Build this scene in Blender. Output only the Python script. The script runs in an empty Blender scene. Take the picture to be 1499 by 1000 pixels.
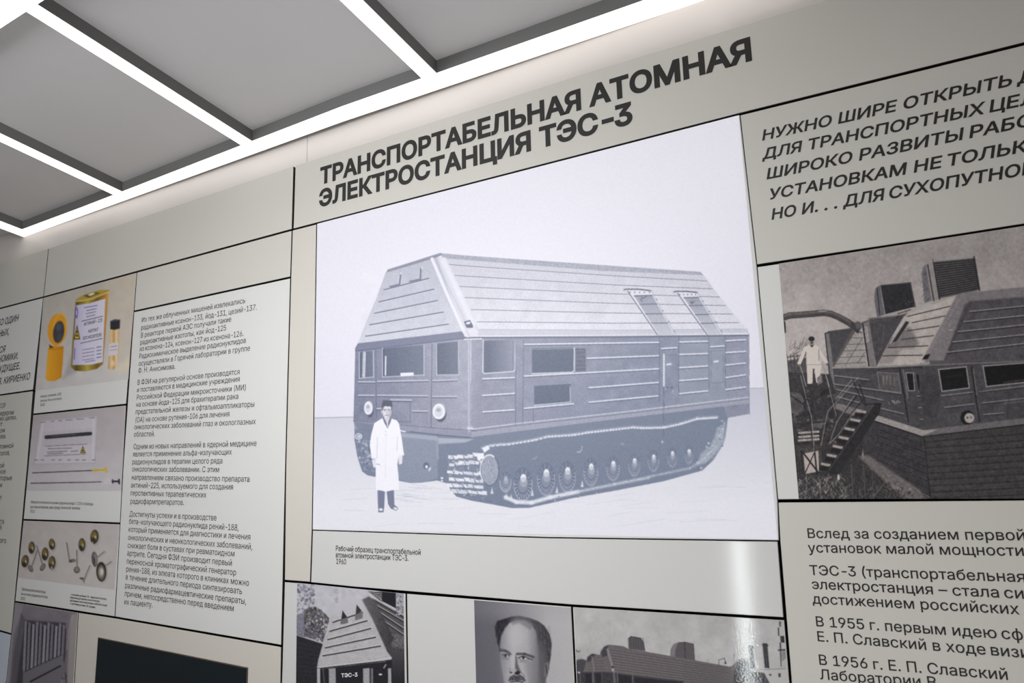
import bpy, math, os
import numpy as np
from mathutils import Vector, Matrix, geometry

# ------------------------------------------------------------------ camera, world, exposure
S = bpy.context.scene
COL = S.collection
D = 2.5                      # distance camera - wall face (m)
CZ = 1.6                     # camera height (m)
F, CX, CY = 1205.75, 251.69, 555.78
PIT, YAW, ROL = 0.20043, 0.75993, 0.05685


def rot(p, y, r):
    f = np.array([-math.sin(y), math.cos(y), 0.])
    rt = np.array([math.cos(y), math.sin(y), 0.])
    up = np.array([0, 0, 1.])
    f2 = f * math.cos(p) + up * math.sin(p)
    up2 = -f * math.sin(p) + up * math.cos(p)
    rt3 = rt * math.cos(r) + up2 * math.sin(r)
    up3 = -rt * math.sin(r) + up2 * math.cos(r)
    return np.array([rt3, -up3, f2])


R = rot(PIT, YAW, ROL)
cam = bpy.data.cameras.new('camera')
camo = bpy.data.objects.new('camera', cam)
COL.objects.link(camo)
M = Matrix(((R[0][0], -R[1][0], -R[2][0], 0), (R[0][1], -R[1][1], -R[2][1], 0),
            (R[0][2], -R[1][2], -R[2][2], CZ), (0, 0, 0, 1)))
camo.matrix_world = M
cam.sensor_width = 36
cam.lens = F / 1499 * 36
cam.shift_x = (749.5 - CX) / 1499
cam.shift_y = (CY - 500) / 1499
cam.clip_start = 0.05
cam.dof.use_dof = True
cam.dof.focus_distance = 2.75
cam.dof.aperture_fstop = 7.1
S.camera = camo
S.view_settings.view_transform = 'Standard'
S.view_settings.look = 'None'
S.view_settings.gamma = 1
S.view_settings.use_curve_mapping = False
S.view_settings.exposure = 0.0

lu = bpy.data.lights.new('ceiling_fill_light', 'AREA')  # unseen fill light added near the floor to brighten the ceiling
lu.shape = 'RECTANGLE'
lu.size, lu.size_y = 1.6, 0.8
lu.energy = 18
lu.color = (1.0, 0.98, 0.97)
luo = bpy.data.objects.new('ceiling_fill_light', lu)
COL.objects.link(luo)
luo.location = (0.0 * D, 0.25 * D, 0.35)
luo.rotation_euler = (Vector((-0.25 * D, 0.75 * D, 3.3)) - luo.location).to_track_quat('-Z', 'Y').to_euler()

W = bpy.data.worlds.new('world')
S.world = W
W.use_nodes = True
W.node_tree.nodes['Background'].inputs[0].default_value = (0.9, 0.93, 1, 1)
W.node_tree.nodes['Background'].inputs[1].default_value = 0.35

STRIP_E = 1.1                # emission of the LED strips in the ceiling grid
ROOM_E = 2.2                 # emission of the grid over the rest of the room
BOX_E = 0.575                 # back light of the big lightbox
# unseen fill lights, added out of frame to brighten the exhibition wall
for nm, en, loc, aim in (('wall_fill_light', 22.0, (-0.92 * D, 0.1 * D, 2.9), (-0.85 * D, D, CZ - 0.05 * D)),
                         ('wall_fill_light', 11.5, (-0.5 * D, 0.32 * D, 2.9), (-0.47 * D, D, CZ + 0.05 * D))):
    la = bpy.data.lights.new(nm, 'AREA')
    la.shape = 'RECTANGLE'
    la.size, la.size_y = 1.0, 0.7
    la.energy = en
    la.spread = math.radians(180 if loc[0] < -0.7 * D else 112)
    la.color = (0.97, 0.985, 1.0)
    lo = bpy.data.objects.new(nm, la)
    COL.objects.link(lo)
    lo.location = loc
    lo.rotation_euler = (Vector(aim) - lo.location).to_track_quat('-Z', 'Y').to_euler()


# ------------------------------------------------------------------ projection helpers
def wall(px, py, y=D):
    d = R.T @ np.array([(px - CX) / F, (py - CY) / F, 1.0])
    t = y / d[1]
    return np.array([d[0] * t, d[2] * t + CZ])


def onplane(px, py, z):
    d = R.T @ np.array([(px - CX) / F, (py - CY) / F, 1.0])
    t = (z - CZ) / d[2]
    return np.array([d[0] * t, d[1] * t])


def project(x, z, y=D):
    v = np.stack([x, np.full_like(x, y), z - CZ], -1) @ R.T
    return v[..., 0] / v[..., 2] * F + CX, v[..., 1] / v[..., 2] * F + CY


# ------------------------------------------------------------------ materials
def lin(c):
    c = np.asarray(c, float) / 255.
    return np.where(c <= 0.04045, c / 12.92, ((c + 0.055) / 1.055) ** 2.4)


def mat(name, rgb, rough=0.5, spec=0.5, metal=0.0, noise=0.0, nscale=30, bump=0.0, bscale=400, emis=0, ecol=None):
    m = bpy.data.materials.new(name)
    m.use_nodes = True
    nt = m.node_tree
    b = nt.nodes['Principled BSDF']
    b.inputs['Base Color'].default_value = (*rgb, 1)
    b.inputs['Roughness'].default_value = rough
    b.inputs['Specular IOR Level'].default_value = spec
    b.inputs['Metallic'].default_value = metal
    tc = nt.nodes.new('ShaderNodeTexCoord')
    if noise:
        n = nt.nodes.new('ShaderNodeTexNoise')
        n.inputs['Scale'].default_value = nscale
        n.inputs['Detail'].default_value = 4
        nt.links.new(tc.outputs['Object'], n.inputs['Vector'])
        mr = nt.nodes.new('ShaderNodeMapRange')
        mr.inputs['To Min'].default_value = 1 - noise
        mr.inputs['To Max'].default_value = 1 + noise
        nt.links.new(n.outputs['Fac'], mr.inputs['Value'])
        mx = nt.nodes.new('ShaderNodeVectorMath')
        mx.operation = 'SCALE'
        mx.inputs[0].default_value = rgb
        nt.links.new(mr.outputs[0], mx.inputs['Scale'])
        nt.links.new(mx.outputs[0], b.inputs['Base Color'])
    if bump:
        n2 = nt.nodes.new('ShaderNodeTexNoise')
        n2.inputs['Scale'].default_value = bscale
        n2.inputs['Detail'].default_value = 3
        nt.links.new(tc.outputs['Object'], n2.inputs['Vector'])
        bp = nt.nodes.new('ShaderNodeBump')
        bp.inputs['Strength'].default_value = bump
        bp.inputs['Distance'].default_value = 0.001
        nt.links.new(n2.outputs['Fac'], bp.inputs['Height'])
        nt.links.new(bp.outputs[0], b.inputs['Normal'])
    if emis:
        b.inputs['Emission Color'].default_value = (*(ecol or rgb), 1)
        b.inputs['Emission Strength'].default_value = emis
    return m


def print_mat(name, rough=0.5, spec=0.4, bump=0.0, emis=0.0, diff=1.0, bscale=500):
    m = mat(name, (0.8, 0.8, 0.8), rough, spec, bump=bump, bscale=bscale)
    nt = m.node_tree
    b = nt.nodes['Principled BSDF']
    a = nt.nodes.new('ShaderNodeVertexColor')
    a.layer_name = 'ink'
    sc = nt.nodes.new('ShaderNodeVectorMath')
    sc.operation = 'SCALE'
    sc.inputs['Scale'].default_value = diff
    nt.links.new(a.outputs['Color'], sc.inputs[0])
    nt.links.new(sc.outputs[0], b.inputs['Base Color'])
    if emis:
        nt.links.new(a.outputs['Color'], b.inputs['Emission Color'])
        b.inputs['Emission Strength'].default_value = emis
    return m


M_BEIGE = mat('beige_laminate', (0.585, 0.565, 0.52), 0.55, 0.3, noise=0.012, nscale=3)
M_TAN = mat('warm_beige_laminate', (0.60, 0.565, 0.51), 0.55, 0.3, noise=0.012, nscale=3)
M_WHITE = mat('white_laminate', (0.66, 0.655, 0.635), 0.5, 0.3, noise=0.01, nscale=3)
M_GLOSS = mat('glossy_white_laminate', (0.62, 0.615, 0.60), 0.07, 0.5, bump=0.035, bscale=200)
M_BLUE = mat('bluish_laminate', (0.52, 0.56, 0.64), 0.5, 0.3)
M_BACK = mat('dark_backing', (0.02, 0.017, 0.015), 0.8, 0.1)
M_FRIEZE = mat('satin_white_frieze', (0.73, 0.68, 0.645), 0.28, 0.4, noise=0.02, nscale=2)
M_CEIL = mat('grey_ceiling', (0.80, 0.785, 0.79), 0.8, 0.2, noise=0.02, nscale=4)
M_BEAM = mat('grey_beam', (0.19, 0.19, 0.187), 0.6, 0.3, noise=0.02, nscale=6)
M_LED = mat('led_diffuser', (0.9, 0.9, 0.9), 0.6, 0.2, emis=STRIP_E, ecol=(1, 0.955, 0.92))
M_LED2 = mat('led_diffuser_room', (0.9, 0.9, 0.9), 0.6, 0.2, emis=ROOM_E, ecol=(1, 0.97, 0.94))
M_EDGE = mat('gap_shade_board_edge', (0.045, 0.038, 0.032), 0.6, 0.2)  # board sides: bronze edging plus painted-in shade of the narrow gaps
M_TRIM = mat('dark_bronze_edge', (0.10, 0.065, 0.04), 0.4, 0.5)
M_INK = mat('black_ink', (0.022, 0.02, 0.019), 0.5, 0.3)
M_INK2 = mat('soft_black_ink', (0.045, 0.043, 0.042), 0.5, 0.3)
M_VIOL = mat('violet_ink', (0.12, 0.09, 0.25), 0.5, 0.3)
M_WINK = mat('white_ink', (0.75, 0.75, 0.78), 0.5, 0.3)
M_WALL = mat('white_paint', (0.62, 0.60, 0.58), 0.8, 0.2, noise=0.02, nscale=3)
M_FLOOR = mat('grey_floor', (0.32, 0.31, 0.30), 0.45, 0.4, noise=0.06, nscale=5)
M_SCREEN = mat('dark_glass', (0.012, 0.017, 0.021), 0.12, 0.5)
M_P_BOX = print_mat('backlit_film', 0.42, 0.35, 0.15, emis=BOX_E, diff=0.36)
M_P_GLOSS = print_mat('glossy_photo_print', 0.05, 0.5, 0.035, bscale=200)
M_P_MATT = print_mat('matt_photo_print', 0.5, 0.3)


# ------------------------------------------------------------------ mesh helpers
def link(o, parent=None):
    COL.objects.link(o)
    if parent is not None:
        o.parent = parent
    return o


def mesh_obj(name, verts, faces, m, parent=None):
    me = bpy.data.meshes.new(name)
    me.from_pydata([tuple(v) for v in verts], [], faces)
    me.materials.append(m)
    me.update()
    return link(bpy.data.objects.new(name, me), parent)


def tag(o, label=None, cat=None, group=None, kind=None):
    if label: o['label'] = label
    if cat: o['category'] = cat
    if group: o['group'] = group
    if kind: o['kind'] = kind
    return o


def box(name, x0, x1, y0, y1, z0, z1, m, parent=None):
    v = [(x, y, z) for x in (x0, x1) for y in (y0, y1) for z in (z0, z1)]
    f = [(0, 1, 3, 2), (4, 6, 7, 5), (0, 4, 5, 1), (2, 3, 7, 6), (0, 2, 6, 4), (1, 5, 7, 3)]
    return mesh_obj(name, v, f, m, parent)


def prism_z(name, pts, z0, z1, m, parent=None):
    """outline in plan (x, y), extruded in z"""
    n = len(pts)
    v = [(p[0], p[1], z0) for p in pts] + [(p[0], p[1], z1) for p in pts]
    f = [tuple(range(n - 1, -1, -1)), tuple(range(n, 2 * n))] + [(i, (i + 1) % n, n + (i + 1) % n, n + i) for i in range(n)]
    return mesh_obj(name, v, f, m, parent)


def inset(P, g):
    """shrink a clockwise/any simple outline by g (list of per-edge gaps)"""
    P = [np.array(p, float) for p in P]
    n = len(P)
    area = sum(P[i][0] * P[(i + 1) % n][1] - P[(i + 1) % n][0] * P[i][1] for i in range(n))
    s = 1 if area > 0 else -1
    out = []
    for i in range(n):
        a, b, c = P[i - 1], P[i], P[(i + 1) % n]
        d1 = (b - a) / np.linalg.norm(b - a)
        d2 = (c - b) / np.linalg.norm(c - b)
        n1 = np.array([-d1[1], d1[0]]) * s
        n2 = np.array([-d2[1], d2[0]]) * s
        g1, g2 = g[i - 1], g[i]
        cr = d1[0] * d2[1] - d1[1] * d2[0]
        if abs(cr) < 0.05:
            out.append(b + (n1 * g1 + n2 * g2) / 2)
            continue
        q1, q2 = b + n1 * g1, b + n2 * g2
        t = ((q2 - q1)[0] * d2[1] - (q2 - q1)[1] * d2[0]) / cr
        out.append(q1 + d1 * t)
    return out


GH, GV = 0.0040, 0.0026
THICK = 0.020


def W_(p):
    """point on the wall face: (px, py) in the photo, or ('w', x, z) in wall units of D"""
    if p[0] == 'w':
        return np.array([p[1] * D, p[2] * D + CZ])
    return wall(*p)


def slab(name, P, y0, y1, m, parent=None, ch=0.0012, edge=True):
    """board with chamfered front edge; P outline in (x, z)"""
    n = len(P)
    Q = inset(P, [ch] * n)
    v = [(p[0], y0, p[1]) for p in Q] + [(p[0], y0 + ch, p[1]) for p in P] + [(p[0], y1, p[1]) for p in P]
    f = [tuple(range(n)), tuple(range(3 * n - 1, 2 * n - 1, -1))]
    for k in (0, 1):
        for i in range(n):
            j = (i + 1) % n
            f.append((k * n + i, (k + 1) * n + i, (k + 1) * n + j, k * n + j))
    o = mesh_obj(name, v, f, m, parent)
    import bmesh
    bm = bmesh.new(); bm.from_mesh(o.data)
    bmesh.ops.recalc_face_normals(bm, faces=bm.faces)
    bm.to_mesh(o.data); bm.free()
    o.data.materials.append(M_EDGE)
    for p in o.data.polygons:
        if abs(p.normal.y) < 0.3 and edge: p.material_index = 1
    return o


def panel(label, pts, m, name='exhibition_board', gaps=None, y=D, cat='panel', group=None):
    P = [W_(p) for p in pts]
    if gaps is None:
        gaps = []
        for i in range(len(P)):
            d = P[(i + 1) % len(P)] - P[i]
            gaps.append(GH if abs(d[0]) > abs(d[1]) else GV)
    P = inset(P, gaps)
    cxz = np.mean(P, axis=0)
    e = bpy.data.objects.new(name, None)
    e.empty_display_size = 0.05
    link(e)
    e.location = (0, 0, 0)
    tag(e, label, cat, group)
    slab('face_plate', P, y, y + THICK, m, e)
    return e


# ------------------------------------------------------------------ lettering: glyph outlines -> flat filled meshes
FONT = None
try:
    fp = os.path.join(bpy.utils.system_resource('DATAFILES'), 'fonts', 'Inter.woff2')
    if os.path.exists(fp):
        FONT = bpy.data.fonts.load(fp)
except Exception:
    FONT = None


def contours(txt, off):
    c = bpy.data.curves.new('glyph', 'FONT')
    c.body = txt
    c.size = 1
    c.offset = off
    if FONT: c.font = FONT
    c.fill_mode = 'NONE'
    c.resolution_u = 2
    o = bpy.data.objects.new('glyph', c)
    COL.objects.link(o)
    me = o.to_mesh()
    if me is None or not len(me.vertices):
        bpy.data.objects.remove(o)
        bpy.data.curves.remove(c)
        return np.zeros((0, 2)), np.zeros((0, 2), int)
    n, ne = len(me.vertices), len(me.edges)
    co = np.zeros(n * 3); me.vertices.foreach_get('co', co)
    ed = np.zeros(ne * 2, int); me.edges.foreach_get('vertices', ed)
    o.to_mesh_clear()
    bpy.data.objects.remove(o)
    bpy.data.curves.remove(c)
    return co.reshape(-1, 3)[:, :2], ed.reshape(-1, 2)


_adv, _gl = {}, {}


def maxx(t):
    return contours(t, 0)[0][:, 0].max()


_HH = None


def advance(ch):
    global _HH
    if ch not in _adv:
        if _HH is None: _HH = maxx('HH')
        _adv[ch] = (maxx('H' + ch + 'H') - _HH) * (0.82 if ch == '-' else 0.93 if ch.isdigit() else 1)
    return _adv[ch]


def embolden(co, ed, off):
    """move every contour outwards by off (outer and inner contours run in opposite senses)"""
    nxt = np.zeros(len(co), int); prv = np.zeros(len(co), int)
    nxt[ed[:, 0]] = ed[:, 1]; prv[ed[:, 1]] = ed[:, 0]
    e1, e2 = co - co[prv], co[nxt] - co
    for e in (e1, e2): e /= np.maximum(np.linalg.norm(e, axis=1), 1e-9)[:, None]
    sgn = 1.0 if (co[:, 0] * co[nxt, 1] - co[nxt, 0] * co[:, 1]).sum() > 0 else -1.0
    n1 = np.stack([e1[:, 1], -e1[:, 0]], 1) * sgn
    n2 = np.stack([e2[:, 1], -e2[:, 0]], 1) * sgn
    m = n1 + n2
    q = np.maximum((m * m).sum(1), 0.7)
    return co + m * (2 * off / q)[:, None]


def glyph(ch, off):
    k = (ch, off)
    if k not in _gl:
        co, ed = contours(ch, off)
        if len(co) == 0:
            _gl[k] = (np.zeros((0, 2)), [])
            return _gl[k]
        co = embolden(co, ed, off)
        r = geometry.delaunay_2d_cdt([Vector(p) for p in co], [tuple(map(int, e)) for e in ed], [], 0, 1e-6)
        v = np.array([tuple(p) for p in r[0]])
        T = [t for t in r[2] if len(t) == 3]
        keep = []
        if T:
            C = v[np.array(T)].mean(axis=1)
            a, b = co[ed[:, 0]], co[ed[:, 1]]
            up = (a[None, :, 1] <= C[:, None, 1]) & (b[None, :, 1] > C[:, None, 1])
            dn = (b[None, :, 1] <= C[:, None, 1]) & (a[None, :, 1] > C[:, None, 1])
            cr = (b[None, :, 0] - a[None, :, 0]) * (C[:, None, 1] - a[None, :, 1]) - (C[:, None, 0] - a[None, :, 0]) * (b[None, :, 1] - a[None, :, 1])
            wn = (up & (cr > 0)).sum(1) - (dn & (cr < 0)).sum(1)
            keep = [T[i] for i in range(len(T)) if wn[i] != 0]
        _gl[k] = (v, keep)
    return _gl[k]


def text_block(parent, lines, cap, off=0.008, m=None, shear=0.0, y=D - 0.0006, xs=None, name='text_line'):
    """lines: (string, (px,py) of the baseline start, (px,py) of its end or None). cap: capital height in metres."""
    V, Fc = [], []
    last = xs
    capu = 0.509
    for s, p0, p1 in lines:
        if p1 is not None and V:                       # every printed line is a part of its own
            mesh_obj(name, V, Fc, m or M_INK, parent)
            V, Fc = [], []
        a = wall(*p0)
        adv = [advance(c) for c in s]
        tot = sum(adv) - 0.06
        if p1 is not None:
            b = wall(*p1)
            d = b - a
            L = np.linalg.norm(d)
            d = d / L
            sx = L / tot
            last = (sx, d)
        else:
            sx, d = last
        up = np.array([-d[1], d[0]]) * 0.25 + np.array([0, 1.0]) * 0.75
        up /= np.linalg.norm(up)
        k = cap / capu
        x = -0.03
        for c, ad in zip(s, adv):
            gv, gf = glyph(c, off)
            if len(gf):
                X = (gv[:, 0] + x + shear * gv[:, 1]) * sx
                Z = gv[:, 1] * k
                q = a[None, :] + X[:, None] * d + Z[:, None] * up
                base = len(V)
                V.extend((float(u), y, float(w)) for u, w in q)
                Fc.extend(tuple(base + i for i in t) for t in gf)
            x += ad
    return mesh_obj(name, V, Fc, m or M_INK, parent)


# ------------------------------------------------------------------ painter for the printed photographs
class Canvas:
    def __init__(s, x0, y0, x1, y1, sc=1.3, bg=(128, 128, 128), seed=1):
        s.x0, s.y0, s.sc = x0, y0, sc
        s.w, s.h = int((x1 - x0) * sc) + 2, int((y1 - y0) * sc) + 2
        s.img = np.zeros((s.h, s.w, 3), np.float32) + np.array(bg, np.float32)
        s.rng = np.random.default_rng(seed)

    def _reg(s, X0, Y0, X1, Y1):
        i0 = max(0, int((X0 - s.x0) * s.sc)); i1 = min(s.w, int((X1 - s.x0) * s.sc) + 2)
        j0 = max(0, int((Y0 - s.y0) * s.sc)); j1 = min(s.h, int((Y1 - s.y0) * s.sc) + 2)
        if i1 <= i0 or j1 <= j0: return None
        gx, gy = np.meshgrid(np.arange(i0, i1) / s.sc + s.x0, np.arange(j0, j1) / s.sc + s.y0)
        return i0, i1, j0, j1, gx.astype(np.float32), gy.astype(np.float32)

    def _put(s, r, cov, col, a, tex):
        i0, i1, j0, j1, gx, gy = r
        c = col(gx, gy) if callable(col) else np.array(col, np.float32)
        cov = (cov * a)[..., None]
        t = s.img[j0:j1, i0:i1]
        if tex:
            c = c + s.rng.normal(0, tex, gx.shape).astype(np.float32)[..., None]
        s.img[j0:j1, i0:i1] = t * (1 - cov) + c * cov

    def poly(s, pts, col, a=1.0, f=0.9, tex=0):
        P = np.array(pts, np.float32)
        r = s._reg(P[:, 0].min() - f - 1, P[:, 1].min() - f - 1, P[:, 0].max() + f + 1, P[:, 1].max() + f + 1)
        if r is None: return
        gx, gy = r[4], r[5]
        ins = np.zeros(gx.shape, bool)
        dm = np.full(gx.shape, 1e9, np.float32)
        n = len(P)
        for i in range(n):
            x1, y1 = P[i]; x2, y2 = P[(i + 1) % n]
            dx, dy = x2 - x1, y2 - y1
            L = dx * dx + dy * dy + 1e-9
            t = np.clip(((gx - x1) * dx + (gy - y1) * dy) / L, 0, 1)
            dm = np.minimum(dm, (gx - x1 - t * dx) ** 2 + (gy - y1 - t * dy) ** 2)
            if y1 != y2:
                ins ^= ((y1 > gy) != (y2 > gy)) & (gx < (x2 - x1) * (gy - y1) / (y2 - y1) + x1)
        sd = np.sqrt(dm) * np.where(ins, 1, -1)
        s._put(r, np.clip(0.5 + sd / f, 0, 1), col, a, tex)

    def line(s, pts, w, col, a=1.0, f=0.8, tex=0):
        P = np.array(pts, np.float32)
        for i in range(len(P) - 1):
            x1, y1 = P[i]; x2, y2 = P[i + 1]
            r = s._reg(min(x1, x2) - w - 1, min(y1, y2) - w - 1, max(x1, x2) + w + 1, max(y1, y2) + w + 1)
            if r is None: continue
            gx, gy = r[4], r[5]
            dx, dy = x2 - x1, y2 - y1
            L = dx * dx + dy * dy + 1e-9
            t = np.clip(((gx - x1) * dx + (gy - y1) * dy) / L, 0, 1)
            dd = np.sqrt((gx - x1 - t * dx) ** 2 + (gy - y1 - t * dy) ** 2)
            s._put(r, np.clip(0.5 + (w / 2 - dd) / f, 0, 1), col, a, tex)

    def ell(s, cx, cy, rx, ry, col, a=1.0, ang=0.0, f=0.9, ring=None, tex=0, arc=None):
        m = max(rx, ry) + f + 2
        r = s._reg(cx - m, cy - m, cx + m, cy + m)
        if r is None: return
        gx, gy = r[4] - cx, r[5] - cy
        ca, sa = math.cos(ang), math.sin(ang)
        u, v = gx * ca + gy * sa, -gx * sa + gy * ca
        q = np.sqrt((u / rx) ** 2 + (v / ry) ** 2)
        sd = (1 - q) * min(rx, ry)
        if ring: cov = np.clip(0.5 + (ring / 2 - np.abs(sd)) / f, 0, 1)
        else: cov = np.clip(0.5 + sd / f, 0, 1)
        if arc:
            th = np.degrees(np.arctan2(v, u)) % 360
            lo, hi = arc[0] % 360, arc[1] % 360
            ok = (th >= lo) & (th <= hi) if lo <= hi else (th >= lo) | (th <= hi)
            cov = cov * ok
        s._put(r, cov, col, a, tex)

    def noise(s, amp, cell=1.0, region=None):
        """soft value noise over a region"""
        x0, y0, x1, y1 = region or (s.x0, s.y0, s.x0 + s.w / s.sc, s.y0 + s.h / s.sc)
        r = s._reg(x0, y0, x1, y1)
        i0, i1, j0, j1, gx, gy = r
        nx, ny = int((x1 - x0) / cell) + 3, int((y1 - y0) / cell) + 3
        g = s.rng.normal(0, 1, (ny, nx)).astype(np.float32)
        u, v = (gx - gx.min()) / cell, (gy - gy.min()) / cell
        iu, iv = np.clip(u.astype(int), 0, nx - 2), np.clip(v.astype(int), 0, ny - 2)
        fu, fv = u - iu, v - iv
        n = (g[iv, iu] * (1 - fu) + g[iv, iu + 1] * fu) * (1 - fv) + (g[iv + 1, iu] * (1 - fu) + g[iv + 1, iu + 1] * fu) * fv
        s.img[j0:j1, i0:i1] += (n * amp)[..., None]

    def blobs(s, n, region, r0, r1, cols, a=0.8, stretch=1.0, inside=None, ang=None):
        x0, y0, x1, y1 = region
        for _ in range(n):
            x, y = s.rng.uniform(x0, x1), s.rng.uniform(y0, y1)
            if inside is not None and not inpoly(x, y, inside): continue
            rr = s.rng.uniform(r0, r1)
            s.ell(x, y, rr * stretch, rr, cols[s.rng.integers(len(cols))], a * s.rng.uniform(.5, 1),
                  ang=s.rng.uniform(-1.5, 1.5) if ang is None else ang, f=0.9)

    def strokes(s, n, region, l0, l1, w, cols, a=0.7, ang=(-1.6, -0.6), inside=None):
        x0, y0, x1, y1 = region
        for _ in range(n):
            x, y = s.rng.uniform(x0, x1), s.rng.uniform(y0, y1)
            if inside is not None and not inpoly(x, y, inside): continue
            L, t = s.rng.uniform(l0, l1), s.rng.uniform(*ang)
            s.line([(x, y), (x + L * math.cos(t), y + L * math.sin(t))], w, cols[s.rng.integers(len(cols))], a * s.rng.uniform(.5, 1))


def inpoly(x, y, P):
    c = False
    n = len(P)
    for i in range(n):
        x1, y1 = P[i]; x2, y2 = P[(i + 1) % n]
        if (y1 > y) != (y2 > y) and x < (x2 - x1) * (y - y1) / (y2 - y1) + x1: c = not c
    return c


def vgrad(c0, c1, y0, y1):
    c0, c1 = np.array(c0, np.float32), np.array(c1, np.float32)
    return lambda gx, gy: c0 + (c1 - c0) * np.clip((gy - y0) / (y1 - y0), 0, 1)[..., None]


def hgrad(c0, c1, x0, x1):
    c0, c1 = np.array(c0, np.float32), np.array(c1, np.float32)
    return lambda gx, gy: c0 + (c1 - c0) * np.clip((gx - x0) / (x1 - x0), 0, 1)[..., None]


def lgrad(*stops):
    """colour along x through (x, colour) stops"""
    xs = [q[0] for q in stops]
    cs = np.array([q[1] for q in stops], np.float32)
    return lambda gx, gy: np.stack([np.interp(gx, xs, cs[:, k]) for k in range(3)], -1).astype(np.float32)


def print_sheet(cv, corners, m, parent, step=1.1, gain=(1, 1, 1), y=D - 0.0004, inset_g=0.0, name='photo_print', light=None):
    P = [wall(*c) for c in corners]
    if inset_g: P = inset(P, [inset_g] * 4)
    TL, TR, BR, BL = P
    w = max(math.dist(corners[0], corners[1]), math.dist(corners[3], corners[2]))
    h = max(math.dist(corners[0], corners[3]), math.dist(corners[1], corners[2]))
    nu, nv = max(2, int(w / step)), max(2, int(h / step))
    u, v = np.meshgrid(np.linspace(0, 1, nu), np.linspace(0, 1, nv))
    u, v = u[..., None], v[..., None]
    Q = (TL * (1 - u) + TR * u) * (1 - v) + (BL * (1 - u) + BR * u) * v
    px, py = project(Q[..., 0], Q[..., 1])
    fx = np.clip((px - cv.x0) * cv.sc, 0, cv.w - 1.001)
    fy = np.clip((py - cv.y0) * cv.sc, 0, cv.h - 1.001)
    ix, iy = fx.astype(int), fy.astype(int)
    ax, ay = (fx - ix)[..., None], (fy - iy)[..., None]
    I = cv.img
    c = (I[iy, ix] * (1 - ax) + I[iy, ix + 1] * ax) * (1 - ay) + (I[iy + 1, ix] * (1 - ax) + I[iy + 1, ix + 1] * ax) * ay
    c = lin(np.clip(c, 0, 255)) * np.array(gain)
    n = nu * nv
    co = np.zeros((n, 3), np.float32)
    co[:, 0] = Q[..., 0].ravel(); co[:, 1] = y; co[:, 2] = Q[..., 1].ravel()
    me = bpy.data.meshes.new(name)
    idx = np.arange(n).reshape(nv, nu)
    q = np.stack([idx[:-1, :-1], idx[1:, :-1], idx[1:, 1:], idx[:-1, 1:]], -1).reshape(-1, 4)
    me.vertices.add(n); me.vertices.foreach_set('co', co.ravel())
    me.loops.add(q.size); me.loops.foreach_set('vertex_index', q.ravel().astype(np.int32))
    me.polygons.add(len(q)); me.polygons.foreach_set('loop_start', (np.arange(len(q)) * 4).astype(np.int32))
    me.update(calc_edges=True)
    at = me.color_attributes.new('ink', 'FLOAT_COLOR', 'POINT')
    rgba = np.ones((n, 4), np.float32); rgba[:, :3] = c.reshape(-1, 3)
    at.data.foreach_set('color', rgba.ravel())
    me.materials.append(m)
    return link(bpy.data.objects.new(name, me), parent)


#@@STRUCT
ZS = 0.650 * D + CZ                       # underside of the light strips
k_ = 0.650


ZCEIL = CZ + 0.6703 * D
YF = D * 1.0098                            # frieze plane
XL, XR = -2.35 * D, 1.15 * D
YB = -1.7 * D
tag(box('floor', XL, XR, YB, YF + .1, -0.1, 0, M_FLOOR), kind='structure')
tag(box('ceiling', XL, XR, YB, YF + .1, ZCEIL, ZCEIL + 0.1, M_CEIL), kind='structure')
tag(box('wall_left', XL - .1, XL, YB, YF + .1, 0, ZCEIL, M_WALL), kind='structure')
tag(box('wall_right', XR, XR + .1, YB, YF + .1, 0, ZCEIL, M_WALL), kind='structure')
tag(box('wall_behind', XL, XR, YB - .1, YB, 0, ZCEIL, M_WALL), kind='structure')
tag(box('wall_front', XL, XR, YF + 0.012, YF + 0.1, 0, ZCEIL, M_BACK), kind='structure')

# frieze boards above the panels: joint at photo x = 445
jx = wall(444.5, 215)[0]
zf0 = CZ + 0.55 * D
for i, (a, b, lab) in enumerate([(XL, jx - .0006, 'long satin white frieze board under the ceiling lights, left of the joint'),
                                 (jx + .0006, XR, 'long satin white frieze board above the big title, right of the joint')]):
    e = slab('frieze_board', [np.array([a, zf0]), np.array([b, zf0]), np.array([b, ZCEIL]), np.array([a, ZCEIL])], YF, YF + 0.0115, M_FRIEZE, ch=0.0004)
    tag(e, lab, 'frieze', 'frieze boards')


def poly_beam(label, bottom, group='ceiling lights of the grid', led=M_LED, edge=True, split=None):
    """housing with a luminous underside. bottom: outline in plan"""
    e = link(bpy.data.objects.new('ceiling_light', None))
    tag(e, label, 'ceiling light', group)
    prism_z('housing', bottom, ZS + 0.004, ZCEIL, M_BEAM, e)
    prism_z('diffuser', inset(bottom, [0.0008] * len(bottom)), ZS, ZS + 0.0039, led, e)
    return e


def OP(px, py): return onplane(px, py, ZS)


yin = OP(373, 206)[1]
out = [OP(46, 348), OP(500, 179), OP(1000, 12)]
inn = [OP(37, 335), OP(120, 304), OP(373, 206), OP(500, 157), OP(947, 0)]
xend = -0.04 * D
so, si = (out[2] - out[1]), (inn[4] - inn[3])
outE = np.array([xend, YF - 0.001]); innE = np.array([xend, inn[4][1] - 0.0])
for o_ in out: o_[1] = min(o_[1], YF - 0.0012) if o_[0] > -1.3 * D else YF - 0.0012
xl0 = OP(40, 349)[0] - 0.004
main_out = [np.array([xl0, YF - 0.0012]), out[1], np.array([out[2][0], YF - 0.0012]), outE]
inn[0] = np.array([xl0, inn[0][1]])
poly_beam('long bright light strip running along the wall above the frieze',
          main_out + [innE, inn[4], inn[3], inn[2], inn[1], inn[0]])
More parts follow.
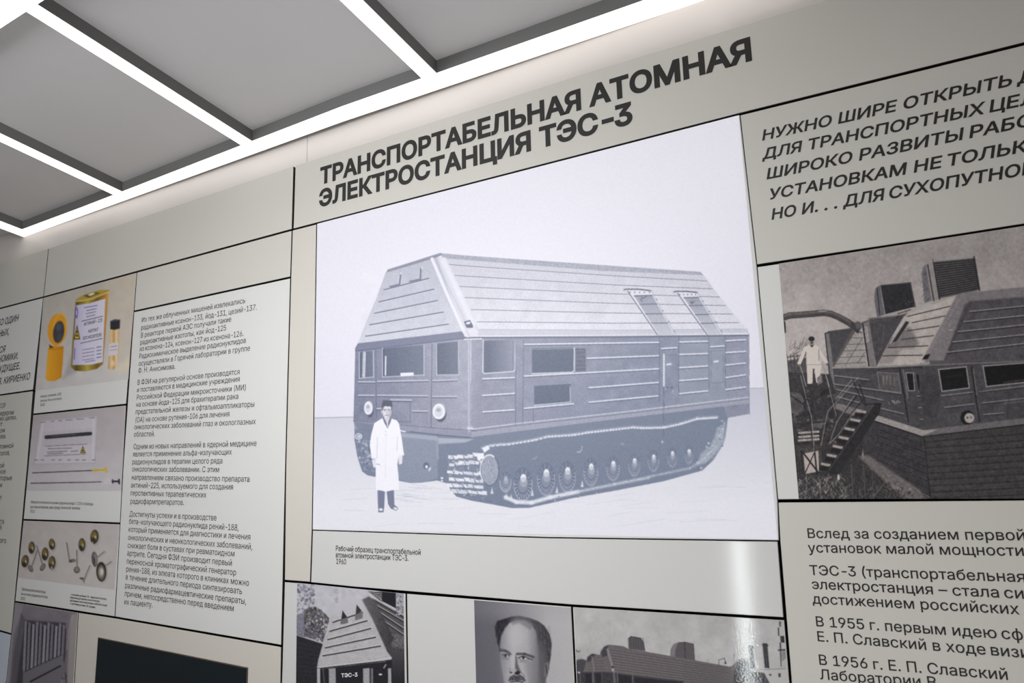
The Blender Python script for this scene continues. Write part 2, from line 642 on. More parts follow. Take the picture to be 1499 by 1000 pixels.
# second long strip, top left corner of the photo
y2o = OP(0, 43)[1]
y2 = (OP(0, 43)[1] + OP(64, 0)[1]) / 2
wy = 0.045 * D * k_ / 0.64
poly_beam('wide bright light strip crossing the top left corner, parallel to the wall',
          [np.array([out[0][0], y2]), np.array([xend, y2]), np.array([xend, y2 - wy]), np.array([out[0][0], y2 - wy])][::-1])
xb = []
for (bx, by), (lx, ly) in [((32, 337), (20, 341)), ((178, 281), (167, 286)), ((368, 207), (353, 213)), ((638, 107), (617, 115))]:
    xb.append((OP(lx, ly)[0], OP(bx, by)[0]))
xb[0] = (xl0, OP(32, 336.6)[0])
mod = (xb[3][1] - xb[1][1]) / 2
xb.append((xb[3][0] + mod, xb[3][1] + mod))
labs = ['cross light strip at the far left end of the ceiling grid', 'cross light strip, second from the left end of the grid',
        'cross light strip ending above the left of the title', 'cross light strip ending above the middle of the title',
        'cross light strip at the right end of the grid above the frame']
main_inner = lambda x: np.interp(x, [q[0] for q in inn], [q[1] for q in inn])
for (a, b), lab in zip(xb, labs):
    poly_beam(lab, [np.array([a, y2 + .001]), np.array([b, y2 + .001]), np.array([b, main_inner(b) - .001]), np.array([a, main_inner(a) - .001])])
# the rest of the grid over the room
y3 = y2 - wy
yy = [y3 - 0.44 * D, y3 - 0.44 * D - wy - 0.44 * D]
for j, yv in enumerate(yy):
    poly_beam(['long light strip over the middle of the room', 'long light strip at the back of the room'][j],
              [np.array([out[0][0], yv - wy]), np.array([xend, yv - wy]), np.array([xend, yv]), np.array([out[0][0], yv])],
              'ceiling lights over the room', M_LED2)
# tall lamp on the rear wall: it gives the upright streak on the glossy panels
h0 = wall(1090, 930)
dv = np.array([h0[0], D, h0[1] - CZ])
tt = (YB + 0.12 - D) / (-dv[1])
lx_ = h0[0] + dv[0] * tt
e = link(bpy.data.objects.new('wall_lamp', None))
tag(e, 'tall upright tube lamp on the wall behind the camera', 'lamp')
box('housing', lx_ - 0.065, lx_ + 0.065, YB + 0.001, YB + 0.05, 0.25, 2.07, M_BEAM, e)
box('diffuser', lx_ - 0.03, lx_ + 0.03, YB + 0.051, YB + 0.07, 0.27, 2.05, mat('lamp_tube', (0.9, 0.9, 0.9), emis=24, ecol=(0.93, 1, 1)), e)

#@@PANELS
TOPR = W_((1202, 0))[1]
zt = 0.5972
title = panel('wide beige header panel with the large two-line black title', [(431.2, 241.6), (880, 98), (1202, 0), ('w', .458, zt), ('w', .458, .4885), (1499, 63.8), (1083, 167), (428.2, 336.2)], M_BEIGE,
              gaps=[GH, GH, GH, GV, GH, GH, GH, 0.0045])
text_block(title, [('ТРАНСПОРТАБЕЛЬНАЯ АТОМНАЯ', (469.5, 269.5), (1101, 87)), ('ЭЛЕКТРОСТАНЦИЯ ТЭС-3', (468, 302.5), (924.5, 180))],
           0.0655, off=0.0305)
panel('blank beige upper panel left of the title panel', [(71, 363), (430, 241.6), (427.6, 336.2), (63.4, 435)], M_BEIGE)
panel('blank beige upper panel at the left edge of the photo', [('w', -1.75, .600), (71, 363), (63.4, 435), ('w', -1.75, .4925)], M_BEIGE)
blank2 = panel('blank beige panel above the long white text panel', [(200.3, 398), (427.6, 336.2), (425.3, 406), (195.8, 456)], M_BEIGE)
tp = panel('tall white panel filled with four small black text paragraphs', [(195.8, 456), (425.3, 406), (418, 680), (412, 946), (168, 904), (180.2, 680)], M_WHITE,
           gaps=[GH, GV, GV, GH, GV, GV])
T = [('Из тех же облученных мишеней извлекались', (207.4, 472.1), (359, 443.6)),
     ('радиоактивные ксенон-133, йод-131, цезий-137.', (206.5, 483.5), (376, 453.5)),
     ('В реакторе первой АЭС получали такие', (206, 494.6), (338.6, 471)),
     ('радиоактивные изотопы, как йод-125', (205, 505), (331, 483.5)),
     ('из ксенона-124, ксенон-127 из ксенона-126.', (204.4, 514.5), (356.6, 492)),
     ('Радиохимическое выделение радионуклидов', (203.5, 525.3), (360, 502)),
     ('осуществляли в Горячей лаборатории в группе', (203, 536), (366, 513.5)),
     ('Ф. Н. Анисимова.', (202.3, 546.3), (256.6, 540)),
     ('В ФЭИ на регулярной основе производятся', (201, 563.7), (351, 548)),
     ('и поставляются в медицинские учреждения', (200.5, 574.5), (351, 558.6)),
     ('Российской Федерации микроисточники (МИ)', (200, 585.6), (360.5, 571)),
     ('на основе йода-125 для брахитерапии рака', (199.3, 596), (349, 584)),
     ('предстательной железы и офтальмоаппликаторы', (198.4, 606.6), (372.5, 595.5)),
     ('(ОА) на основе рутения-106 для лечения', (197.8, 618.6), (336, 609.6)),
     ('онкологических заболеваний глаз и окологлазных', (196.6, 629), (374.3, 621)),
     ('областей.', (196, 639.6), (226.6, 638.7)),
     ('Одним из новых направлений в ядерной медицине', (195.4, 657.6), (375.5, 653)),
     ('является применение альфа-излучающих', (194.5, 668.7), (339, 665.7)),
     ('радионуклидов в терапии целого ряда', (193.6, 680), (325.7, 678.6)),
     ('онкологических заболевании. С этим', (193.3, 690.5), (321, 691.5)),
     ('направлением связано производство препарата', (192.6, 702.4), (365.4, 705.6)),
     ('актиний-225, используемого для создания', (191.7, 714), (341.4, 717)),
     ('перспективных терапевтических', (191, 725.4), (301.8, 728.6)),
     ('радиофармпрепаратов.', (190.7, 737.6), (269.4, 739.5)),
     ('Достигнуты успехи и в производстве', (189.4, 756.2), (316.8, 762.2)),
     ('бета-излучающего радионуклида рений-188,', (188.8, 767), (349.4, 777)),
     ('который применяется для диагностики и лечения', (188.2, 778.6), (366.7, 790.4)),
     ('онкологических и неонкологических заболеваний,', (187.5, 790.4), (369.6, 804.8)),
     ('снижает боли в суставах при ревматоидном', (186.9, 802), (343.4, 815)),
     ('артрите. Сегодня ФЭИ производит первый', (186, 813.4), (339.5, 828.5)),
     ('переносной хроматографический генератор', (185.3, 825.3), (345.6, 842.6)),
     ('рения-188, из элюата которого в клиниках можно', (184.6, 836.8), (364.5, 858)),
     ('в течение длительного периода синтезировать', (184, 848.3), (354.2, 870)),
     ('различные радиофармацевтические препараты,', (183, 860.8), (360.6, 884.8)),
     ('причем, непосредственно перед введением', (182.4, 872.6), (342.4, 895)),
     ('их пациенту.', (181.8, 884.8), (223.4, 889.6))]
for a, b in ((0, 8), (8, 16), (16, 24), (24, 36)):
    text_block(tp, T[a:b], 0.0232, off=0.0015, m=M_INK, name='text_line')

q1 = panel('grey-white quote panel at the left edge with italic capitals', [('w', -1.75, .4925), (63.4, 435), (48.2, 571.5), ('w', -1.75, .2955)], M_WHITE)
text_block(q1, [('ЭТО ОДИН', (-9, 479), (26.5, 469.8)), ('ДАННЫХ,', (-16, 497), (13, 489.6)), ('РАЗВИВАЕТСЯ', (-40, 524), (7, 515.5)),
                ('ЭКОНОМИКИ.', (-15, 533), (26, 525.3)), ('БУДУЩЕЕ.', (-6, 546), (29, 540)), ('В. КИРИЕНКО', (-3, 563.5), (43.2, 555.5))], 0.036, off=0.010, shear=0.22)
q2 = panel('grey text panel at the left edge below the italic quote', [('w', -1.75, .2955), (48.2, 571.5), (39, 690), (16.5, 928.5), ('w', -1.75, -.1595)], M_BEIGE)
text_block(q2, [('СССР', (-6, 598.5), (8, 597)), ('мировым лидером', (-28, 611), (20, 606.8)), ('практических целях.', (-30, 619), (24.5, 614)),
                ('Он решает', (-27, 627), (3, 624.2)), ('Центр рядом', (-24, 636), (7, 632.8)), ('город Москва.', (-28, 645), (9, 641.5)),
                ('атомной', (-4, 657.5), (19.5, 655.5)), ('изотопов,', (-10, 668), (14.5, 666)), ('которой', (-17, 686), (6, 684.5)),
                ('региональное', (-27, 695), (8, 693.5)), ('которые', (-7, 703.6), (17.5, 703)), ('станции', (-22, 714), (3, 713.5)),
                ('задачи', (-20, 731), (2, 731)), ('института', (-22, 766), (6, 767)), ('новый', (-20, 775), (2, 776)),
                ('атомного', (-18, 793.5), (9, 795.3))], 0.0255, off=0.005, m=M_INK2)
panel('bluish white panel at the bottom left corner of the photo', [('w', -1.75, -.1595), (16.5, 928.5), (9, 998.6), ('w', -1.38, -.32), ('w', -1.75, -.32)], M_BLUE)

pc = panel('photo panel showing a yellow case, a tin and a vial', [(63.4, 435), (200.3, 398), (195.8, 456), (184.6, 592.3), (48.2, 606.8)], M_WHITE)
pm = panel('photo panel showing a sealed packet and two needles', [(48.2, 606.8), (184.6, 592.3), (175.7, 766.4), (34, 761)], M_WHITE)
po = panel('photo panel showing scattered metal eye applicators', [(34, 761), (175.7, 766.4), (168, 904), (21.7, 881)], M_WHITE)
pe = panel('photo panel showing a row of upright envelopes, bottom left', [(21.7, 881), (114.6, 896), (108.6, 1000), ('w', -1.144, -.32), ('w', -1.38, -.32), (9, 998.6)], M_BEIGE)
ps = panel('warm beige panel surrounding the dark screen at the bottom', [(114.6, 896), (168, 904), (412, 946), (411, 1000), ('w', -.708, -.32), ('w', -1.144, -.32), (108.6, 1000)], M_TAN,
           gaps=[GH, GH, GV, GV, GH, GV, GV])
nar = panel('narrow blank beige upright panel left of the lightbox', [(427.6, 336.2), (463.6, 327), (457, 776), (454.3, 853.6), (416, 850.6), (418, 680), (425.3, 406)], M_TAN)
cap = panel('white caption panel under the lightbox', [(457, 776), (800, 787), (1140.6, 791.8), (1149.5, 905.8), (837, 886.6), (520, 860.4), (454.3, 853.6)], M_GLOSS,
            gaps=[.0022, .0022, .0035, .0030, .0030, .0030, GV])
text_block(cap, [('Рабочий образец транспортабельной', (491.5, 806.4), (616, 812.6)), ('атомной электростанции ТЭС-3.', (491.5, 816), (598, 821.2)), ('1960', (492, 825.5), (506.5, 826.3))], 0.0175, off=0.008)
b1 = panel('white panel with the upward view photo of the vehicle front', [(416, 850.6), (454.3, 853.6), (520, 860.4), (594.5, 867.5), (596.5, 1000), ('w', -.567, -.3), ('w', -.706, -.3), (411.8, 1000)], M_GLOSS)
b2 = panel('white panel with the portrait of a balding man with a moustache', [(594.5, 867.5), (837, 886.6), (842.5, 1000), ('w', -.3675, -.3), ('w', -.567, -.3), (596.5, 1000)], M_GLOSS)
b3 = panel('photo panel showing the vehicle roof and chimneys, bottom middle', [(837, 886.6), (1149.5, 905.8), (1157.3, 1000), ('w', -.1253, -.3), ('w', -.3675, -.3), (842.5, 1000)], M_GLOSS)
z1 = (W_((1303, 360))[1] - CZ) / D
z2 = (W_((1499, 729.4))[1] - CZ) / D
r1 = panel('beige quote panel at the upper right with italic black capitals', [(1083, 167), (1499, 63.8), ('w', .458, .4885), ('w', .458, z1), (1303, 360), (1108, 389)], M_BEIGE,
           gaps=[GH, GH, GV, GH, GH, .0011])
text_block(r1, [('НУЖНО ШИРЕ ОТКРЫТЬ', (1115.2, 206), (1480, 125.4)), (' ДОРОГУ', (1480, 125.4), None)], 0.0288, off=0.0165, shear=0.2)
for s1, s2, a, b in [('ДЛЯ ТРАНСПОРТНЫХ', ' ЦЕЛЕЙ,', (1116.7, 233.4), (1438.5, 166.8)), ('ШИРОКО РАЗВИТЫ', ' РАБОТЫ ПО', (1121.7, 262.7), (1409, 204.4)),
                     ('УСТАНОВКАМ НЕ', ' ТОЛЬКО', (1126, 292.4), (1377, 245.4)), ('НО И. . . ДЛЯ', ' СУХОПУТНОГО', (1129, 321.7), (1293.3, 292.7))]:
    text_block(r1, [(s1, a, b), (s2, b, None)], 0.0288, off=0.0165, shear=0.2)
r2 = panel('white panel with the large black and white photo of the vehicle and stairs', [(1108, 389), (1303, 360), ('w', .458, z1), ('w', .458, z2), (1499, 730), (1138.6, 733.4)], M_WHITE,
           gaps=[GH, GH, GV, GH, GH, .0011])
r3 = panel('beige text panel at the lower right with black paragraphs', [(1138.6, 733.4), (1499, 730), ('w', .458, z2), ('w', .458, -.3), ('w', -.1253, -.3), (1157.3, 1000), (1149.8, 905.8), (1141, 791.8)], M_BEIGE,
           gaps=[GH, GH, GV, GH, GV, GV, GV, .0012])
for blk in ([('Вслед за созданием первой', (1182.1, 787.6), (1502, 791.3)), ('установок малой мощности', (1184, 808.6), (1500, 814))],
            [('ТЭС-3 (транспортабельная', (1186, 841.6), (1502, 852.4)), ('электростанция – стала', (1189, 862), (1463.6, 875)), (' символом', (1463.6, 875), None),
             ('достижением российских', (1190.5, 883.6), (1492, 899.5))],
            [('В 1955 г. первым идею', (1194.4, 916.7), (1459.7, 934.7)), (' сформулировал', (1459.7, 934.7), None), ('Е. П. Славский в ходе', (1196.5, 938.6), (1443.5, 958.7)), (' визита', (1443.5, 958.7), None)],
            [('В 1956 г. Е. П. Славский', (1199, 973), (1476.5, 995.6)), ('Лаборатории В', (1201, 994.5), (1372, 1007))]):
    text_block(r3, blk, 0.0225, off=0.006, name='text_line')

#@@SCREEN
sx0 = wall(144, 933); sx1 = wall(363, 977.5)
scr = tag(link(bpy.data.objects.new('display_screen', None)), 'dark glossy display screen set in the warm beige panel', 'screen')
SP = [wall(144, 933), wall(363.5, 977.5), np.array([wall(363.5, 977.5)[0], CZ - .4 * D + .3]), np.array([wall(144, 933)[0], CZ - .4 * D + .3])]
slab('bezel', SP, D - 0.0035, D - 0.0002, M_TRIM, scr)
slab('glass', inset(SP, [0.004] * 4), D - 0.0042, D - 0.0036, M_SCREEN, scr, ch=0.0003)

#@@ART
# lightbox with the tracked power station vehicle
lb = link(bpy.data.objects.new('lightbox', None))
tag(lb, 'large backlit lightbox photo of a tracked vehicle and a man in a white coat', 'lightbox')
LBP = [(463.6, 327), (1083, 167), (1108, 389), (1138.6, 733.4), (1140.6, 791.8), (800, 787), (457, 776)]
slab('frame', inset([W_(p) for p in LBP], [.0030, .0008, .0008, .0008, .0012, .0012, .0012]), D + 0.0003, D + THICK, M_WHITE, lb)


def art_main():
    c = Canvas(450, 160, 1150, 800, 1.35, seed=3)
    c.poly([(440, 150), (1160, 150), (1160, 810), (440, 810)], vgrad((238, 236, 246), (228, 226, 238), 250, 560))
    G = (214, 214, 226)
    # ground
    c.poly([(440, 612.5), (518, 611), (1100, 569), (1160, 567), (1160, 810), (440, 810)], vgrad((202, 203, 216), (232, 231, 240), 570, 740))
    c.line([(440, 612.5), (518, 610.5)], 1.0, (150, 153, 172))
    c.line([(1096, 568.6), (1160, 567.4)], 1.0, (165, 167, 184))
    c.strokes(60, (470, 700, 1120, 780), 20, 70, 1.6, [(238, 238, 246), (205, 205, 218)], 0.35, (-0.2, 0.1))
    c.strokes(50, (560, 700, 660, 735), 10, 30, 1.0, [(238, 238, 246), (180, 182, 198)], 0.5, (-0.1, 0.2))
    U = (120, 130, 152)
    # undercarriage masses
    c.poly([(519, 622), (700, 632), (1060, 592), (1065.5, 612), (1062, 640), (1058, 652), (1044, 674), (1028, 689), (972, 704.5), (900, 718.5), (840, 729), (800, 738),
            (775, 743.5), (750, 744), (718, 738), (690, 733), (668, 727), (660, 718), (655, 708), (640, 703.5), (618, 706.5), (600, 707), (580, 703), (548, 698), (538, 696), (530, 690),
            (523, 668), (519, 645)], U, f=1.2, tex=4)
    c.poly([(585, 633), (640, 638), (641, 700), (620, 706), (600, 706), (583, 702)], (138, 146, 166), f=1.5, tex=4)
    c.poly([(586, 634), (639, 639), (640, 645), (588, 640)], (172, 176, 192), a=.7, f=2)
    c.line([(640, 640), (641, 672)], 2.5, (168, 172, 190), a=.6)
    c.poly([(641, 641), (694, 643), (680, 648), (642, 650)], (184, 187, 202), a=.8, f=2)
    c.blobs(150, (520, 646, 548, 690), 0.8, 2.2, [(190, 193, 208), (95, 104, 128), (150, 155, 175)], .8, inside=[(521, 646), (547, 646), (547, 694), (534, 688), (526, 670)])
    c.ell(525, 639, 4.5, 4, (205, 207, 220), ring=1.5); c.ell(525.5, 639, 3, 2.5, (220, 222, 232), a=.8)
    c.ell(624, 682, 4.5, 5, (100, 108, 132)); c.ell(624.5, 683.5, 2, 2.4, (222, 224, 235)); c.ell(629, 687, 1.6, 3, (205, 207, 220), ang=.5)
    c.ell(647, 700, 2, 1.6, (225, 226, 236)); c.ell(647, 704, 1.5, 1.2, (225, 226, 236))
    # body side
    side = [(681, 493), (1096.2, 489), (1096.5, 500), (1097.2, 605.8), (1065.3, 611.7), (1060, 592), (880, 616.3), (689, 640), (682, 638)]
    c.poly(side, lgrad((680, (158, 161, 180)), (700, (146, 148, 168)), (760, (143, 146, 168)), (960, (134, 139, 162)), (1096, (146, 150, 170))), tex=7)
    c.poly([(1061, 592), (1097, 590), (1097, 605.8), (1065.3, 611.7)], (140, 143, 163), tex=5)
    c.poly([(994.5, 491), (1062, 490), (1062, 588), (994.5, 597)], (148, 158, 172), a=.5, f=2, tex=4)
    c.noise(4.0, 9, (690, 495, 1095, 600))
    # skirt
    c.poly([(689, 630.5), (755, 622), (900, 606.2), (1096, 583), (1097, 590.5), (880, 616.3), (689, 640)], (160, 162, 180), tex=6)
    c.line([(690, 628.5), (754.8, 620.4), (900, 604.6), (1095.9, 581.6)], 1.6, (205, 207, 220), a=.9, tex=8)
    c.line([(690, 631.5), (754.8, 623.2), (900, 607.6), (1095.9, 584.4)], 0.9, (98, 104, 130), a=.8)
    # body front
    front = [(520, 513.6), (682, 493), (690, 500), (690, 632), (628, 626), (560, 619), (517.4, 616), (519, 560)]
    c.poly(front, lgrad((518, (122, 126, 150)), (560, (130, 133, 156)), (620, (146, 148, 168)), (675, (160, 162, 180)), (690, (160, 163, 181))), tex=7)
    c.poly([(517.4, 616), (628, 626), (690, 631.5), (690, 640), (640, 636), (600, 632), (520, 628.5)], (146, 149, 169), tex=6)
    c.line([(517.6, 616), (628, 626), (698, 630.6)], 1.0, (96, 102, 128), a=.8)
    c.line([(600, 632), (640, 636.5), (688, 640.5)], 1.2, (84, 92, 118), a=.8)
    c.poly([(517.4, 617), (524, 629), (548, 631), (556, 623)], (108, 116, 140), a=.6, f=2)
    c.noise(3.5, 8, (520, 515, 690, 630))
    # eave band of the front
    c.poly([(524, 502.4), (676, 484.8), (684, 493), (682, 496), (640, 499.4), (520, 514.4), (519.8, 510)], (118, 122, 148), tex=4)
    c.line([(521, 513.8), (640, 500), (682, 495)], 1.0, (84, 90, 116))
    # roof side
    rs = [(644.8, 371), (680, 374.8), (900, 390), (1024.8, 398.4), (1029.6, 401.6), (1044.8, 423.2), (1072, 456.8), (1094.4, 482.4), (1096, 488.8), (962, 490.4), (680, 493), (660, 420)]
    c.poly(rs, vgrad((204, 204, 216), (222, 221, 232), 400, 480), tex=7)
    c.noise(3, 10, (690, 400, 1040, 480))
    c.poly([(644.8, 370.6), (680, 374), (900, 389.4), (1024.8, 398), (1030, 403), (880, 396.5), (680, 380.5), (648, 378)], (166, 168, 184), tex=14)
    c.poly([(697, 482.2), (900, 483.4), (1094, 481.5), (1096, 487), (962, 489.4), (700, 491.6)], (200, 201, 214), tex=6)
    K = (112, 116, 138)
    ribs = [[(657.6, 387.3), (680, 389.3), (900, 404), (1034.4, 411.5)], [(665.6, 403.2), (680, 404.3), (900, 417.3), (1043, 423)],
            [(672.8, 419.5), (900, 430.4), (952, 432), (1053, 435)], [(680.8, 435.7), (900, 444.3), (1062, 447.5)],
            [(689.6, 453.3), (900, 458.4), (1072, 460)], [(698.4, 471.2), (900, 473.3), (1081, 472.5)]]
    for r in ribs:
        c.line(r, 1.1, K, a=.85, tex=10)
        c.line([(x, y + 1.3) for x, y in r], .8, (230, 230, 240), a=.4)
    c.line([(697, 482.3), (900, 483.4), (1090, 481.6)], .8, (150, 153, 172), a=.6)
    c.line([(684, 492.4), (900, 491.2), (1096, 489.2)], 1.2, (235, 235, 245), a=.9)
    c.line([(684, 494.6), (900, 493.8), (1096, 491.2)], 1.8, (92, 98, 122), a=.9)
    for (h, sx) in ((0, 1.0), (1, 1.0)):
        if h == 0: P = [(919, 426.4), (953, 425.6), (989, 490.4), (962.6, 490.4)]; bar = [(913.6, 424.5), (916, 423.4), (935, 423.4), (952.8, 425.8)]
        else: P = [(992, 429.6), (1020.5, 428.8), (1058, 489.5), (1035, 489.8)]; bar = [(986.4, 427.6), (990, 426.5), (1005, 426.6), (1020.5, 428.2)]
        c.poly(P, (225, 224, 235))
        (xa, ya), (xb_, yb2), (xc, yc), (xd, yd) = P
        L = lambda t: (xa + (xd - xa) * t + 2 + 3 * (1 - t), ya + (yd - ya) * t)
        Rr = lambda t: (xb_ + (xc - xb_) * t - 2, yb2 + (yc - yb2) * t)
        c.poly([L(.09), Rr(.09), Rr(1), L(1)], vgrad((150, 152, 170), (196, 197, 210), 430, 488), tex=6)
        for t in (.11, .3, .52, .73):
            c.line([L(t), Rr(t)], 1.3, (96, 100, 124))
        c.line([P[0], P[3]], 1.2, (88, 92, 116))
        c.line([P[1], P[2]], .9, (140, 143, 162), a=.6)
        c.line(bar, 1.8, (84, 88, 110))
        for q in range(5): c.ell(xa + 3 + q * (xb_ - xa - 4) / 4.2, ya + 1.8, 1.0, .9, (96, 100, 122))
        c.strokes(5, (xa + 17, ya + 9, xa + 25, ya + 14), 2, 5, 1.0, [(70, 74, 98)], .9, (-1, 1))
        for t in (.2, .45, .7, .92): c.ell(*(np.array(Rr(t)) + (3, 0)), .9, .9, (92, 96, 120))
    # roof front face
    rf = [(564.8, 398.4), (639, 376), (648, 378), (682, 484.5), (524, 502.6), (538, 467), (551, 437)]
    c.poly(rf, vgrad((186, 188, 203), (205, 206, 219), 400, 495), tex=7)
    c.noise(3, 9, (530, 400, 670, 495))
    c.poly([(565.6, 399), (567.5, 394.6), (600, 384.5), (644.8, 370.2), (648, 373), (639, 377), (600, 389)], (138, 142, 160), tex=5)
    for a, b in [((562.4, 424.3), (627.7, 407.5)), ((555, 442), (635, 423.5)), ((548.5, 458.7), (640.8, 440)), ((541.6, 475.5), (648.8, 457)), ((535, 492.4), (656.8, 474.6))]:
        c.line([a, b], 1.5, (98, 102, 126)); c.line([(a[0], a[1] + 1.6), (b[0], b[1] + 1.6)], .8, (222, 223, 233), a=.5)
    for dx, dy in ((0, 0), (30.5, -7.6)):
        c.line([(586.6 + dx * .97, 401.5 + dy * 1.2), (585 + dx, 416 + dy)], 2.0, (104, 108, 132))
        c.line([(571 + dx * .95, 419.8 + dy), (585 + dx, 416.2 + dy)], 2.2, (112, 116, 140))
        c.ell(587 + dx, 400.5 + dy * 1.1, 1.4, 2, (228, 228, 238), a=.7)
    # corner bead
    c.poly([(640, 377), (652, 377), (700, 480), (700, 491), (680, 490)], (212, 212, 224), f=2)
    c.line([(632.5, 379), (655, 432), (680, 487)], 4.6, (232, 231, 242))
    c.line([(637, 378), (660, 427), (686, 480)], 1.0, (170, 172, 190), a=.6)
    c.line([(649, 381), (672, 430), (692, 474)], 8, (232, 231, 242), a=.75, f=4)
    c.poly([(679, 471), (688, 468.3), (692.6, 477), (692, 480), (683, 480)], (92, 98, 122)); c.ell(685.5, 473, 3.4, 1.8, (232, 232, 242), ang=-.3)
    c.poly([(676, 485), (694, 480), (700, 486), (698, 493), (683, 494)], (222, 221, 233), f=1.5, tex=6)
    c.line([(683, 484), (688, 493)], 1.2, (170, 172, 190), a=.7)
    c.line([(680, 496.8), (705, 496)], 1.6, (232, 232, 242))
    # light corner seam
    c.line([(686, 497), (686.5, 632)], 2.2, (186, 188, 204), a=.9, tex=10); c.line([(689.3, 498), (689, 560)], 1.0, (222, 223, 233), a=.8, tex=10)
    c.ell(688, 627, 5, 2, (226, 226, 236), a=.7)
    # front windows
    Wd = (98, 106, 130)
    for P in ([(526, 515.6), (546.5, 513.6), (547, 552), (526, 554)], [(560, 509.5), (620.5, 505.2), (620.8, 549), (560, 552)], [(639, 503), (671, 500), (671.6, 548.6), (639.4, 549)]):
        c.poly(P, hgrad((86, 94, 118), (108, 116, 138), P[0][0], P[1][0]), f=2, tex=5)
        c.line([P[0], P[1]], .9, (122, 128, 150)); c.line([P[1], P[2], P[3], P[0]], 1.3, (196, 198, 213), a=.9)
    c.line([(533.5, 517), (532.5, 551)], 4.4, (192, 194, 209), tex=12)
    c.line([(564.6, 522), (564.2, 549)], 2.2, (212, 213, 225), tex=12); c.line([(561.5, 512), (562, 549)], 2, (66, 74, 98))
    c.poly([(586, 546), (605.6, 545.2), (605.6, 549.8), (586.5, 551)], (230, 230, 240))
    for s_ in ([(550, 513), (551, 612)], [(632.5, 504), (631, 625.6)]):
        c.line(s_, 1.2, (94, 100, 126), a=.8)
    for a, b in [((525, 559), (548.5, 559)), ((553, 558.4), (627, 556.8)), ((634, 557.2), (669, 556)), ((525, 578.6), (548, 578.9)), ((553, 578.6), (626.4, 579.4)), ((633.6, 580.4), (668.5, 580.6)),
                 ((572, 585.4), (602.4, 585.8)), ((604, 601.6), (626, 602)), ((552, 598.2), (558, 598.4))]:
        c.line([a, b], 2.0, (188, 190, 206)); c.line([(a[0], a[1] + 1.9), (b[0], b[1] + 1.9)], 1.2, (82, 88, 114), a=.9)
    c.line([(573, 588), (600.5, 588.5), (600.3, 617.6), (573, 616.4)], .9, (94, 100, 126), a=.8)
    for x, y, rx, ry in ((538.7, 597.6, 5.6, 9.6), (642, 602.6, 8.6, 11.3)):
        c.ell(x + 3, y + 2.5, rx, ry + 1.5, (82, 88, 112)); c.ell(x + 1.8, y - .5, rx, ry, (205, 207, 219)); c.ell(x, y, rx, ry, (238, 238, 246)); c.ell(x, y, rx * .72, ry * .75, (212, 213, 225)); c.ell(x, y - ry * .2, rx * .4, ry * .25, (140, 144, 164), a=.6)
    for q in range(4): c.line([(527, 594 + q * 2.6), (532, 594 + q * 2.6)], .8, (98, 104, 128))
    c.line([(586, 630.5), (593, 632)], 2, (222, 223, 233))
    # side windows and ribs
    def rib(a, b):
        c.line([a, b], 1.9, (222, 224, 235), tex=6); c.line([(a[0], a[1] + 1.9), (b[0], b[1] + 1.9)], 1.2, (92, 98, 124), a=.8)
    c.poly([(707, 499), (753.4, 497), (753, 545), (707.5, 546.5)], hgrad((92, 100, 124), (142, 146, 166), 715, 752), f=2, tex=5)
    c.line([(707.5, 498), (707, 545), (709, 546.8), (752, 544), (754, 541), (754.6, 498)], 1.4, (218, 220, 231)); c.line([(751, 499), (750.6, 542)], .9, (110, 116, 140))
    for a, b in [((706.9, 554.6), (753, 552.8)), ((706.9, 579), (753.4, 575.9)), ((706.9, 603), (753, 600)), ((768, 504.2), (964, 501.2)), ((767.6, 550.6), (964, 539.9)), ((859.4, 524.6), (964, 520.8)),
                 ((767.6, 597.8), (839.3, 591.2)), ((862.3, 567.6), (964, 559.9)), ((862.3, 588.8), (963.3, 579.6))]: rib(a, b)
    for s_ in ([(755, 497), (754.8, 622)], [(766.7, 498.7), (765.3, 619.4)], [(781, 599), (781, 617)], [(965.6, 491), (965.2, 588)], [(993.9, 491), (993.5, 578)], [(1037.5, 491), (1038, 570)], [(1061.8, 491), (1062, 568)], [(971.5, 566), (971.5, 640)]):
        c.line(s_, 1.0, (94, 100, 126), a=.8)
    c.poly([(778.6, 510), (840.6, 509), (840.7, 544.5), (778.8, 547)], (88, 98, 122), tex=5)
    c.line([(779, 511.6), (838, 510.4)], .9, (170, 175, 190), a=.7, tex=14); c.line([(779, 547), (837, 545), (840.5, 543), (840.7, 509)], 1.5, (215, 217, 229))
    c.poly([(842.5, 510), (857.5, 510), (857.5, 543), (842.5, 544)], (96, 100, 124), tex=10)
    for q in range(5): c.line([(843, 514 + q * 6), (857, 513.6 + q * 6)], .8, (136, 140, 160), a=.7)
    c.poly([(782, 565), (835.6, 562), (835, 588.5), (782, 592)], (92, 102, 126), tex=5)
    c.line([(782, 593.6), (835, 588.6), (834.6, 566)], 1.2, (215, 217, 229), a=.8)
    for ys in ((500.7, 499.6), (519, 517.5), (538.3, 535.8), (557.3, 554.2), (576.4, 572.2)): rib((994.8, ys[0]), (1036.2, ys[1]))
    for ys in ((499, 497.3), (516.2, 514.5), (534.4, 531.5), (552.8, 548.8), (570.4, 566.7)): rib((1063, ys[0]), (1091.2, ys[1]))
    rib((968.4, 510.4), (990.5, 509)); rib((1040.3, 507.8), (1059.8, 506.4))
    c.line([(971.9, 519), (971.9, 565)], 2.2, (228, 229, 239), tex=8)
    for x, y in ((978.5, 533.8), (1047.6, 529.6)): c.line([(x - 2, y), (x + 3.5, y - .8)], 2.2, (232, 233, 242))
    c.line([(976, 520), (991, 519), (991, 566), (976, 567)], .8, (104, 110, 134), a=.7); c.line([(1041, 514), (1059, 513), (1059, 560), (1041, 561), (1041, 514)], .8, (104, 110, 134), a=.7)
    c.blobs(8, (974, 567, 986, 575), .8, 1.6, [(190, 192, 206), (80, 86, 110)], .8)
